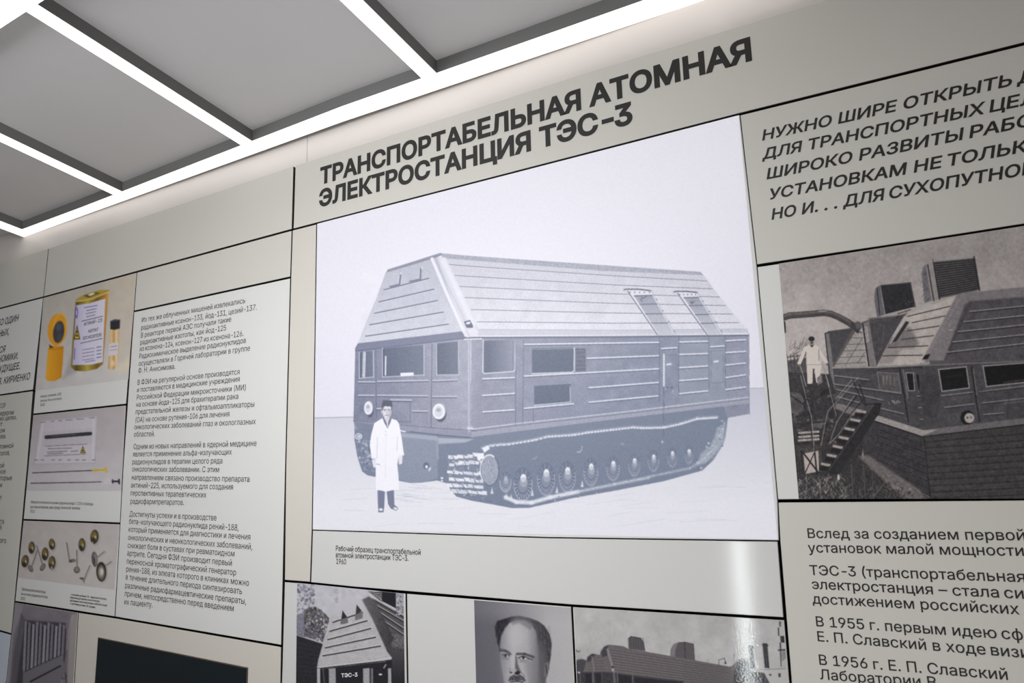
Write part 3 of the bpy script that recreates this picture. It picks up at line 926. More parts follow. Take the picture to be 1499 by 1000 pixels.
    c.line([(1096, 489), (1097, 606)], 1.0, (112, 117, 140), a=.7)
    # track: upper run
    top = [(706, 656), (718, 652.5), (732.5, 650.8), (742.8, 650.4), (782.4, 644), (801.5, 639), (840, 636.4), (860, 633), (926.7, 625.4), (940.6, 626.4), (971.8, 625.6), (996, 620.4), (1020.4, 612.8), (1050, 610.8)]
    c.line(top, 3.4, (198, 201, 214), a=.8, f=2.2, tex=22)
    for i in range(len(top) - 1):
        (xa, ya), (xb_, yb2) = top[i], top[i + 1]
        n = max(1, int((xb_ - xa) / (5.5 - 2.5 * (xa - 700) / 360)))
        for q in range(n):
            t = (q + .5) / n
            c.ell(xa + (xb_ - xa) * t, ya + (yb2 - ya) * t + .8, 1.6, 1.0, (236, 236, 245), ang=-.5)
            c.line([(xa + (xb_ - xa) * t, ya + (yb2 - ya) * t - 1), (xa + (xb_ - xa) * t + 1, ya + (yb2 - ya) * t - 4)], .8, (160, 165, 184), a=.6)
    # track front face
    tf = [(656, 668), (670, 665), (709, 664), (706, 690), (703, 706), (707, 724), (690, 726), (666, 720), (655, 695)]
    c.poly(tf, (128, 136, 158), tex=10)
    for q, yy_ in enumerate((670, 680.5, 691, 701.5, 711, 719)):
        n = 7
        for k in range(n):
            t = k / (n - 1)
            x = 659 + 44 * t + (2 if q % 2 else 0) + (4 if q == 5 else 0)
            y = yy_ - 3.5 * t * (1 if q < 2 else -.8) + c.rng.uniform(-1, 1)
            w_ = c.rng.uniform(2.8, 4.6)
            h_ = c.rng.uniform(1.8, 4.0)
            c.poly([(x - w_, y - h_), (x + w_, y - h_ + .6), (x + w_ + .6, y + 2.4), (x - w_, y + 2.0)], (238, 238, 246), a=c.rng.uniform(.7, 1), tex=5)
            if k % 2: c.line([(x - w_, y - h_ + 1), (x - w_ + 2, y + 1), (x - w_ + 1, y + 3)], .9, (88, 96, 122), a=.8)
    c.blobs(60, (656, 664, 708, 724), .5, 1.4, [(235, 236, 244), (90, 98, 122)], .8, inside=tf)
    c.poly([(697, 665), (708, 663), (709, 670), (700, 675)], (240, 240, 247)); c.poly([(706, 657), (714, 652), (717, 657), (709, 663)], (236, 236, 245))
    # wheels
    c.ell(717, 688.5, 14, 23, (96, 104, 128)); c.ell(717, 688.5, 12.6, 21.6, (158, 164, 181), tex=12); c.ell(716.6, 688.5, 13.4, 22.4, (232, 233, 242), ring=1.4, arc=(120, 290))
    c.blobs(16, (707, 672, 727, 706), .6, 1.4, [(200, 203, 216), (120, 126, 148)], .7)
    wl = [(739.9, 706, 9, 15), (765.6, 709, 14, 25), (799.3, 701.5, 13.4, 24.5), (830.5, 698, 12.6, 23.5), (865, 691, 11, 21), (897.4, 686, 10, 18.5), (928.5, 681, 9, 17), (956.5, 675, 8.4, 16), (984, 669.5, 7.4, 15), (1008.5, 666, 6.6, 14)]
    for i, (x, y, rx, ry) in enumerate(wl):
        al = max(.45, 1 - i * .06)
        c.ell(x, y, rx, ry, (108, 117, 141), a=.9, tex=4)
        c.ell(x, y, rx - .8, ry - 1, (196, 200, 214), a=.75 * al, ring=1.1, arc=(330, 200))
        for q in range(22):
            th = q * 2 * math.pi / 22
            if math.sin(th) < -.75 and q % 2: continue
            c.line([(x + rx * .62 * math.cos(th), y + ry * .62 * math.sin(th)), (x + rx * .9 * math.cos(th), y + ry * .9 * math.sin(th))], 1.0, (206, 210, 222), a=(.75 if math.sin(th) > -.2 else .4) * al)
        c.ell(x, y + 1, rx * .5, ry * .45, (142, 149, 169), a=.8)
        c.ell(x + .6, y - ry * .36, max(2.4, rx * .3), max(3, ry * .24), (238, 239, 246), a=1 if i else .5)
        c.ell(x + 1, y - ry * .12, rx * .4, ry * .3, (176, 181, 197), a=.6)
    c.ell(781, 666, 5, 6, (165, 171, 188), ring=1.2, arc=(10, 110), a=.8); c.ell(847, 655, 5, 7, (180, 185, 200), ring=1.4, arc=(330, 110), a=.9)
    c.ell(969.6, 647, 1.6, 2, (190, 194, 208), a=.8); c.ell(911, 650, 3, 2, (150, 156, 175), a=.8)
    # lower run
    low = [(712, 724), (735, 731), (752, 738), (775, 740), (800, 733), (840, 724), (900, 713), (970, 699), (1020, 687), (1040, 672), (1054, 650), (1062, 622)]
    c.line([(740, 728), (756, 735), (778, 736), (806, 728), (846, 720)], 5.5, (234, 235, 244), a=.9, f=3, tex=12)
    c.line([(846, 720), (900, 709), (950, 699)], 4, (200, 204, 217), a=.8, f=3, tex=24)
    c.line([(950, 698), (1010, 685.5), (1030, 672), (1046, 655)], 3, (180, 186, 201), a=.8, f=3, tex=22)
    c.poly([(1020, 682), (1026, 664), (1040, 652), (1046, 640), (1050, 626), (1062, 620), (1060, 645), (1050, 662), (1034, 678)], (172, 180, 194), a=.8, f=3, tex=20)
    c.blobs(90, (1008, 615, 1064, 688), .7, 1.8, [(214, 217, 228), (110, 118, 142), (190, 195, 208)], .8, inside=[(1010, 692), (1024, 665), (1048, 636), (1052, 612), (1066, 612), (1060, 650), (1042, 676), (1024, 690)])
    c.blobs(150, (660, 715, 980, 742), .6, 1.5, [(222, 224, 234), (104, 112, 136), (180, 185, 200)], .8, inside=[(664, 722), (700, 724), (752, 736), (800, 730), (900, 708), (980, 694), (975, 702), (900, 717), (800, 737), (752, 743), (690, 732)])
    for x, y in ((741, 729), (748, 731), (779, 724), (815, 720), (852, 711), (720, 721)): c.poly([(x - 2, y + 2), (x + .5, y - 8), (x + 2.4, y + 2)], (222, 224, 234), a=.9)
    # man
    CT = (243, 241, 249)
    c.poly([(552.6, 717), (563.4, 717), (562.6, 742), (561.6, 749), (554, 749), (553.4, 742)], (120, 126, 150)); c.poly([(566, 717), (576.6, 717), (577.5, 739), (583.4, 744.6), (580, 748), (572, 744.5), (568, 738)], (120, 126, 150))
    c.ell(557.6, 746, 3, 2, (225, 226, 236)); c.ell(579, 744.6, 3, 1.8, (225, 226, 236), ang=.4)
    c.line([(554, 749.5), (561, 749.5)], 1, (90, 96, 120))
    c.poly([(543.6, 671), (551, 670), (552, 684), (547, 685)], (226, 225, 236)); c.line([(543, 673), (548, 671)], 1.4, (88, 94, 118))
    c.poly([(583, 667), (589.5, 666), (588.6, 679), (584, 680)], (228, 227, 238))
    c.poly([(559, 612.6), (548, 619.5), (543.5, 636), (541.3, 652), (544, 672), (550.5, 671), (549.8, 690), (550.3, 717.6), (558, 718.2), (565, 720), (575, 717.6), (584.3, 717.6), (583.4, 696), (581.8, 680), (583.6, 667.6), (591.6, 666.4),
            (588.6, 645), (584.4, 621), (581, 615.5), (573, 612.6)], CT)
    c.line([(552.6, 640), (551.8, 671)], .9, (198, 199, 213), a=.8); c.line([(582, 640), (581, 660)], .9, (198, 199, 213), a=.8); c.line([(551, 679.6), (556, 680)], .9, (120, 124, 146), a=.7)
    c.line([(565, 631), (564, 700)], .7, (222, 222, 232), a=.8)
    for yb in (631.5, 637): c.ell(564.5, yb, .8, .7, (200, 201, 214))
    c.poly([(559.6, 611), (574, 611), (571, 620), (567.4, 627.4), (563, 620)], (120, 124, 146)); c.poly([(562, 611), (571, 611), (567, 621)], (212, 210, 220)); c.line([(567.2, 617), (567.4, 624)], 1.4, (232, 232, 240))
    c.ell(566.6, 593.4, 7.9, 7.2, (80, 84, 106), tex=8); c.ell(571, 588.6, 3.2, 2.4, (80, 84, 106)); c.ell(563, 588.2, 3, 2.2, (80, 84, 106)); c.ell(566.4, 603.4, 6.3, 9.0, (220, 217, 226)); c.ell(566.8, 597.4, 6.0, 3.6, (222, 219, 228)); c.line([(560.4, 596.4), (564, 593.6), (568, 594.6), (572.4, 594)], 1.5, (84, 88, 110)); c.line([(559.8, 595), (559.8, 600)], 1.5, (88, 92, 112)); c.line([(573.2, 594), (573.4, 599)], 1.2, (88, 92, 112))
    c.ell(559.4, 603, 1.5, 2.6, (196, 193, 204))
    for x in (563.4, 569.2): c.line([(x - 1.8, 599.4), (x + 1.6, 599.2)], .8, (104, 106, 126)); c.ell(x, 601, 1.1, .7, (104, 106, 126))
    c.line([(566.6, 600), (566.2, 604.5), (567.6, 605)], .8, (150, 150, 168), a=.8); c.line([(564, 608), (568.6, 607.8)], 1.0, (124, 122, 142)); c.poly([(570.5, 600), (573, 600), (571, 610), (567, 612)], (160, 160, 178), a=.6, f=2)
    c.noise(2.5, .9)
    return c


cv = art_main()
main_print = print_sheet(cv, [(463.6, 327), (1083, 167), (1140.6, 791.8), (457, 776)], M_P_BOX, lb, 1.08, y=D - 0.0002, inset_g=0.0026)
#@@ART2
def wpx(x, z):
    a, b = project(np.array([x * D]), np.array([z * D + CZ]))
    return (float(a[0]), float(b[0]))


def art_right():
    c = Canvas(1130, 300, 1600, 745, 1.2, seed=5)
    c.poly([(1120, 290), (1610, 290), (1610, 760), (1120, 760)], vgrad((160, 153, 151), (178, 170, 167), 380, 500))
    c.noise(4, 22); c.noise(3, 6)
    DK, MD, LT = (44, 42, 45), (84, 80, 83), (172, 165, 162)
    # thicket and fence
    c.strokes(60, (1150, 505, 1182, 548), 4, 14, .9, [(70, 66, 66), (110, 104, 102)], .8)
    c.poly([(1152, 528), (1180, 524), (1182, 552), (1156, 556)], (70, 66, 68), a=.85, f=2, tex=14)
    for x in range(1152, 1180, 5): c.line([(x, 519), (x + 3, 552)], .9, (60, 56, 58))
    c.line([(1151, 523), (1180, 520)], 1.1, (64, 60, 62))
    # vents
    c.poly([(1281, 424), (1284, 420), (1288, 418), (1295, 461), (1284, 464), (1280, 440)], (104, 101, 106)); c.line([(1284, 422), (1288, 462)], 1.6, (52, 50, 54)); c.line([(1290, 419), (1297, 460)], 1.8, (150, 145, 146))
    c.poly([(1289, 418), (1333, 413.6), (1340, 449), (1296, 460)], (46, 44, 48), tex=4); c.line([(1289, 418), (1333, 413.6), (1340, 449)], 1.4, (92, 88, 90)); c.blobs(14, (1322, 440, 1338, 450), .8, 1.6, [(90, 86, 84), (30, 28, 30)], .8)
    c.poly([(1349, 400), (1352, 390), (1356, 386), (1364, 440), (1353.6, 444)], (116, 113, 118)); c.strokes(14, (1350, 398, 1360, 440), 4, 8, .8, [(70, 68, 72)], .8, (-1.2, -.6))
    c.poly([(1355, 387), (1366, 382), (1375, 438), (1364, 441)], (150, 144, 143)); c.line([(1358, 388), (1367, 440)], 2.0, (70, 60, 56)); c.line([(1366, 381), (1375.4, 438)], 2.0, (40, 40, 46))
    c.poly([(1367, 381), (1425.6, 376), (1433.6, 425), (1376, 437)], (92, 88, 90))
    for q in range(15):
        t = q / 15
        c.line([(1368 + 8 * t, 386 + 51 * t), (1426.5 + 7.5 * t, 380.5 + 44 * t)], 1.7, (44, 42, 44))
    c.line([(1367, 382), (1425.6, 376.6)], 2.6, (158, 152, 150)); c.line([(1426, 376), (1434, 425)], 1.8, (36, 34, 37))
    # side roof, left section and duct boxes
    c.poly([(1213, 486), (1248, 481), (1262, 486), (1266, 540), (1219, 538)], (96, 91, 92), tex=5)
    c.poly([(1252, 486), (1262, 488), (1270, 539), (1221, 537), (1236, 512)], (158, 151, 148), f=1.5, tex=8)
    for q in range(5): c.line([(1224 + q * 5.5, 533 - q * 9.5), (1267, 530.5 - q * 9)], 1.0, (84, 80, 82), a=.8)
    c.line([(1238, 534), (1262, 496)], 1.0, (80, 76, 78), a=.8); c.line([(1255, 532), (1266, 516)], 1.0, (80, 76, 78), a=.8)
    c.poly([(1212, 485), (1249, 480), (1238, 500), (1221, 530)], (74, 71, 74), f=1.5, tex=4)
    c.poly([(1207, 488), (1213, 486), (1221, 560), (1215, 562)], (118, 114, 116)); c.line([(1208, 489), (1216, 562)], 1.5, (36, 34, 37)); c.line([(1208, 488.4), (1213, 486.4)], 2, (60, 56, 58))
    side = [(1322, 463), (1404, 432), (1412, 430), (1354, 527), (1352, 533), (1283, 537), (1290, 515)]
    c.poly(side, (182, 173, 168), tex=6); c.noise(5, 8, (1290, 440, 1400, 530))
    c.poly([(1331, 478), (1345, 503), (1338, 510), (1290, 512), (1296, 500)], (116, 111, 111), f=5, a=.85, tex=6)
    c.poly([(1290, 512), (1320, 512), (1306, 532), (1283, 534)], (134, 128, 127), f=5, a=.7)
    for r in [((1314, 459.5), (1333, 453.5)), ((1328, 463.4), (1391, 448.4)), ((1335, 472.6), (1383, 462.6)), ((1329, 484.4), (1374.4, 477.4)), ((1320, 497), (1366.6, 491.4)), ((1300, 509), (1358.4, 506.4)), ((1292, 521), (1350, 520))]:
        c.line(r, 1.4, (62, 58, 60))
    c.poly([(1271, 468), (1276, 465), (1324, 462), (1300, 502), (1283, 537)], (78, 74, 78), tex=4); c.line([(1272, 466.6), (1324, 461.6)], 2, (112, 106, 107))
    c.line([(1294, 476), (1292, 500)], .8, (130, 126, 128), a=.5)
    c.poly([(1306, 501), (1312, 500), (1331, 472), (1326, 470)], (50, 48, 52)); c.line([(1303, 503), (1325, 469), (1330, 470)], 1.4, (176, 168, 164))
    for q in range(6): c.line([(1312 + q * 2.6, 466 - q * .8), (1314 + q * 2.6, 462 - q * .8)], .9, (50, 47, 49))
    c.poly([(1261, 474), (1272, 468), (1286, 562), (1276, 564)], (124, 119, 120), tex=4); c.line([(1263, 474), (1276, 564)], 2.0, (38, 36, 40)); c.poly([(1265, 478), (1270, 478), (1273, 500), (1268, 502)], (150, 143, 140), tex=12); c.line([(1262, 473), (1273, 469)], 2.4, (94, 90, 92))
    # hose
    hs = [(1144, 466), (1156, 462), (1172, 461), (1190, 459.5), (1206, 458), (1216, 459.5), (1228, 464.5), (1240, 471), (1252, 479)]
    c.line(hs, 9.5, (72, 67, 68)); c.line([(x + .5, y - 2) for x, y in hs], 3.4, (110, 102, 100), a=.7, f=2); c.line([(1199, 456), (1210, 455)], 2, (160, 152, 148), a=.8)
    c.ell(1255, 478, 6.5, 7.5, (96, 91, 93), ang=.4); c.ell(1250, 478, 3, 7, (64, 60, 62), ang=-.4); c.line([(1148, 472), (1149, 486)], 3.4, (40, 37, 42))
    c.poly([(1251, 484), (1259, 480), (1256, 489)], (60, 56, 58))
    # front roof
    c.poly([(1404, 431), (1499, 421), (1610, 410), (1610, 522), (1499, 529), (1352, 534), (1360, 520)], (88, 84, 88), tex=5); c.noise(4, 9, (1390, 440, 1499, 525))
    c.poly([(1400, 433), (1410, 429), (1499, 420.6), (1610, 410), (1610, 424), (1499, 434.5), (1422, 441), (1412, 446), (1382, 528), (1350, 528)], (128, 122, 124), f=3, tex=4)
    c.line([(1404, 438), (1356, 522)], 3, (146, 140, 140), a=.5, f=3); c.line([(1420, 442), (1384, 526)], 4, (64, 60, 64), a=.5, f=4)
    for a, b in [((1420, 456), (1499, 448)), ((1411, 471), (1499, 462)), ((1403, 485.6), (1499, 475.6)), ((1395, 500.6), (1499, 490)), ((1387, 515.6), (1499, 503))]:
        b2 = (b[0] + 100, b[1] + (b[1] - a[1]) / (b[0] - a[0]) * 100)
        c.line([a, b2], 1.7, (142, 137, 139)); c.line([(a[0], a[1] + 1.8), (b2[0], b2[1] + 1.8)], 1.4, (48, 46, 50), a=.9)
    c.poly([(1350, 526), (1354, 520), (1362, 518), (1358, 526)], (22, 21, 24)); c.ell(1392, 483.5, 3.2, 1.4, (170, 164, 162), a=.8)
    c.poly([(1346, 532), (1360, 528), (1363, 538), (1352, 540)], (150, 144, 143), f=1.5)
    # bodies
    c.poly([(1219, 539), (1352, 533), (1356, 632), (1300, 613), (1224, 590)], (76, 73, 76), tex=5)
    c.poly([(1352, 534), (1499, 528.5), (1610, 521), (1610, 604), (1499, 616), (1400, 627), (1354, 633)], (80, 77, 80), tex=5); c.noise(3.5, 9, (1225, 540, 1499, 620))
    c.line([(1219, 538.5), (1283, 537.5), (1352, 534)], 2.2, (152, 146, 145)); c.line([(1283, 541), (1350, 538)], 1.2, (50, 48, 51)); c.line([(1352, 535), (1499, 529)], 2, (118, 113, 115))
    c.poly([(1358, 545), (1372, 552), (1378, 585), (1370, 612), (1352, 610), (1346, 560)], (58, 55, 58), a=.5, f=6)
    def win(P, lw=1.8):
        c.poly(P, (24, 22, 25), f=1.5); c.line(P + [P[0]], lw, (150, 144, 144))
    win([(1374, 541), (1414.5, 537), (1419, 568), (1379, 573)]); win([(1439, 536), (1610, 523), (1610, 548), (1499, 560), (1444, 566)])
    c.line([(1385, 552), (1410, 549)], 2, (44, 42, 44), a=.8); c.line([(1470, 560), (1499, 556)], 2.5, (86, 82, 80), a=.7, tex=20)
    c.poly([(1284, 545), (1315, 547), (1319, 575), (1287, 571)], (88, 84, 86), tex=8); c.strokes(14, (1290, 548, 1314, 552), 6, 16, 1.0, [(150, 143, 140), (120, 115, 114)], .8, (1.4, 1.7)); c.line([(1284, 545), (1315, 547), (1319, 575), (1288, 571), (1284, 545)], 1.1, (126, 121, 122))
    win([(1326, 546), (1337, 546), (1339, 572), (1330, 572)], 1.4); c.poly([(1341, 548), (1345, 549), (1346, 572), (1343, 571)], (22, 20, 24))
    c.line([(1317, 540), (1327, 600), (1330, 618)], 1.8, (34, 32, 36)); c.line([(1322, 541), (1329, 583)], 1.6, (134, 128, 128), a=.8); c.line([(1339, 545), (1345, 575)], 1.2, (130, 124, 124), a=.7)
    for a, b in [((1222, 550), (1272, 556)), ((1212, 561), (1319, 576)), ((1224, 570), (1293, 586)), ((1226, 581), (1260, 590)), ((1290, 598), (1323, 606)), ((1378, 579.5), (1424, 574)), ((1383, 596.4), (1426, 591.4)), ((1434, 573.6), (1510, 564)), ((1438, 590), (1510, 582)), ((1440, 607), (1469, 604.4)),
                 ((1343, 580), (1347, 580)), ((1345, 597), (1349, 597)), ((1347, 614), (1351, 614))]:
        c.line([a, b], 1.7, (132, 127, 128)); c.line([(a[0], a[1] + 1.8), (b[0], b[1] + 1.8)], 1.0, (42, 40, 43), a=.8)
    c.strokes(9, (1300, 584, 1315, 589), 2, 5, 1.4, [(160, 154, 150)], .8, (.5, 1.6))
    c.line([(1422, 537), (1428, 580), (1434, 617)], 2.2, (46, 44, 47)); c.line([(1425, 540), (1430, 578)], 1.0, (140, 135, 135), a=.7); c.line([(1434, 574), (1478, 570), (1474, 612)], 1, (60, 57, 60), a=.6)
    c.line([(1471, 590), (1499, 587)], 3, (110, 105, 105), a=.6, f=2); c.ell(1396, 613, 7, 7, (96, 92, 94), ring=1.2)
    c.ell(1416, 611.5, 10, 10.5, (30, 28, 31)); c.ell(1419, 612, 7.2, 7.2, (176, 168, 163)); c.ell(1416, 611.5, 1.3, 1.5, (70, 66, 66)); c.ell(1421.5, 611, 1.3, 1.5, (90, 86, 84))
    # ledge and wooden base
    c.poly([(1262, 612), (1282, 616), (1349, 638), (1364, 729), (1300, 692), (1264, 668)], (64, 61, 64), tex=6)
    c.poly([(1349, 638), (1499, 620), (1610, 606), (1610, 732), (1363, 732)], (70, 66, 68), tex=6)
    for q in range(10):
        y = 647 + q * 9.2
        c.line([(1352 + q * 1.1, y), (1430, y - 6 + q * .4), (1610, y - 22 + q * 1.2)], 1.3, (44, 41, 43), a=.8); c.line([(1352 + q * 1.1, y + 4), (1600, y - 17 + q)], 2.4, (84, 79, 80), a=.35, f=3, tex=14)
    for q in range(9):
        y = 628 + q * 9
        c.line([(1284, y), (1354 + q, y + 24 + q * 1.6)], 1.1, (42, 40, 43), a=.8)
    c.strokes(40, (1290, 640, 1350, 700), 5, 14, 1.2, [(88, 84, 86), (48, 46, 49)], .5, (.25, .4)); c.noise(3, 5, (1265, 640, 1500, 730))
    c.poly([(1277, 612), (1284, 609), (1300, 613), (1352, 630), (1366, 628), (1499, 612), (1610, 600), (1610, 607), (1499, 621), (1350, 639), (1330, 631)], (112, 107, 109), tex=7)
    c.poly([(1277, 612), (1284, 609), (1352, 630), (1372, 629), (1350, 638.5), (1330, 631)], (164, 157, 154), a=.9, f=2, tex=12)
    c.line([(1282, 617), (1349, 639.5), (1499, 622), (1600, 608)], 1.2, (26, 24, 27)); c.line([(1353, 641), (1362, 729)], 1.4, (40, 38, 41))
    # stairs and scaffold
    dark = [(1154, 545), (1216, 548), (1228, 592), (1282, 606), (1266, 640), (1262, 668), (1235, 702), (1165, 702), (1158, 640)]
    c.poly(dark, (56, 53, 55), f=2, tex=9)
    c.blobs(90, (1156, 570, 1225, 650), 1, 4, [(120, 114, 112), (30, 28, 31), (84, 80, 80)], .7, inside=dark, stretch=1.6)
    c.poly([(1224, 590), (1262, 600), (1258, 612), (1222, 598)], (122, 116, 115), f=2, tex=10)
    c.ell(1166, 590, 11, 15, (96, 91, 93), f=3); c.ell(1166, 592, 8, 10, (74, 70, 73), f=3)
    for y in (634, 640, 645): c.line([(1170, y), (1198, y - 2)], 3.2, (172, 163, 158), a=.9, tex=26)
    c.poly([(1168, 656), (1202, 652), (1204, 690), (1175, 697)], (70, 66, 66), f=1.5, tex=12)
    c.poly([(1176, 664), (1198, 660), (1199, 690), (1179, 694)], (178, 166, 162)); c.line([(1175, 662), (1198, 692)], 2.4, (40, 37, 39)); c.line([(1193, 661), (1178, 694)], 1.6, (40, 37, 39)); c.line([(1173, 660), (1176, 697)], 2.2, (36, 34, 36)); c.line([(1192, 655), (1196, 696)], 2.2, (36, 34, 36))
    c.line([(1163, 654), (1225, 650)], 3, (66, 56, 54)); c.line([(1165, 610), (1192, 606)], 2, (40, 38, 40)); c.line([(1170, 621), (1210, 617)], 2, (40, 38, 40))
    st = [(1280, 592), (1290, 590), (1288, 604), (1228, 694), (1214, 694), (1212, 686)]
    for q in range(7):
        x, y = 1268 - q * 8.6, 603 + q * 13
        c.poly([(x - 14, y - 4), (x + 1, y - 1), (x - 1, y + 2.5), (x - 15, y - .5)], (168, 160, 156), a=.95, tex=12); c.poly([(x - 16, y + 1), (x - 2, y + 3), (x - 6, y + 9), (x - 18, y + 7)], (26, 24, 27), a=.9)
    c.poly(st, (42, 40, 43), tex=3); c.line([(1279, 593), (1214, 688)], 1.2, (92, 87, 88), a=.8)
    RL = (150, 144, 143)
    for P_ in ([(1172, 550), (1182, 590), (1188, 610), (1192, 662)], [(1209, 550), (1224, 608)], [(1256, 553), (1232, 580), (1212, 602), (1208, 620), (1202, 652)], [(1247, 556), (1224, 584)], [(1262, 585), (1240, 618), (1228, 636), (1216, 648)], [(1250, 580), (1225, 618), (1214, 650)]):
        c.line(P_, 1.3, RL, a=.75)
    for P_ in ([(1156, 578), (1176, 592), (1186, 612), (1190, 655)], [(1176, 590), (1190, 575)], [(1250, 560), (1262, 588), (1268, 594)], [(1258, 563), (1267, 590)], [(1237, 602), (1254, 580)], [(1246, 606), (1264, 584)], [(1267, 592), (1290, 591)]):
        c.line(P_, 1.6, (32, 30, 33), a=.9)
    # ground
    c.poly([(1165, 694), (1230, 697), (1262, 668), (1300, 690), (1364, 730), (1364, 745), (1160, 745)], (60, 57, 59), f=3, tex=10)
    c.poly([(1256, 668), (1270, 666), (1300, 686), (1345, 716), (1360, 735), (1330, 735), (1290, 700)], (122, 116, 114), f=4, a=.8, tex=14)
    c.strokes(330, (1166, 700, 1240, 740), 3, 9, .9, [(142, 136, 134), (104, 99, 98), (38, 35, 38), (170, 162, 158)], .85, (-2.6, -.5)); c.strokes(160, (1232, 705, 1330, 742), 3, 9, .9, [(110, 105, 104), (34, 32, 35), (130, 124, 122)], .7, (-2.6, -.5))
    for x in (1246, 1264, 1276): c.line([(x, 680), (x + 3, 732)], 1.2, (104, 99, 99), a=.7)
    c.line([(1278, 728), (1306, 694)], 1.2, (120, 114, 112), a=.7); c.ell(1227.5, 699, 1.8, 4.5, (190, 182, 176)); c.blobs(50, (1300, 692, 1356, 735), .8, 2.4, [(150, 143, 140), (50, 47, 49)], .7, inside=[(1290, 690), (1364, 735), (1290, 738)])
    c.noise(4, 3.2); c.noise(3, 1.6)
    # man in white on the stair head
    WT = (204, 194, 188)
    c.line([(1179, 510), (1170, 532)], 5.4, WT); c.line([(1197, 511), (1210, 531)], 5, WT)
    c.poly([(1180, 507), (1185, 504.6), (1193, 504.6), (1199, 508), (1199.5, 522), (1202.5, 536), (1201, 548), (1202, 560), (1195, 560.5), (1192, 542), (1189, 562), (1182, 562), (1181, 536), (1180.5, 524)], WT)
    c.poly([(1190, 540), (1192.4, 540), (1191.5, 556), (1189.5, 556)], (60, 56, 56)); c.line([(1180, 534), (1202, 534)], .8, (150, 142, 138)); c.line([(1198.5, 512), (1199, 528)], 1, (90, 84, 84), a=.7); c.line([(1179, 515), (1180, 530)], 1, (110, 104, 102), a=.6)
    c.ell(1188, 500, 3.6, 5.2, (150, 140, 134)); c.ell(1188, 496.2, 4.5, 3.6, (34, 31, 33)); c.ell(1188.5, 502, 2.2, 1.5, (70, 62, 60)); c.poly([(1185, 505), (1192, 505), (1188.5, 509)], (60, 56, 58)); c.ell(1170, 535, 1.8, 2, (120, 110, 104)); c.ell(1211, 533.5, 1.8, 2, (110, 100, 96))
    c.poly([(1196, 553), (1203, 548), (1204, 560), (1197, 564)], (120, 114, 116), tex=24); c.line([(1172, 536), (1180, 566)], 1.2, RL); c.line([(1205, 536), (1214, 566)], 1.2, RL)
    c.noise(2.5, 1)
    return c


TR_ = wpx(.40, z1); BR_ = wpx(.40, z2)
cvr = art_right()
cvr.img = (cvr.img - 108) * 1.13 + 108
print_sheet(cvr, [(1137.3, 384.6), TR_, BR_, (1166.9, 732.9)], M_P_MATT, r2, 1.25, gain=(.98, .98, .98), inset_g=0.0035)


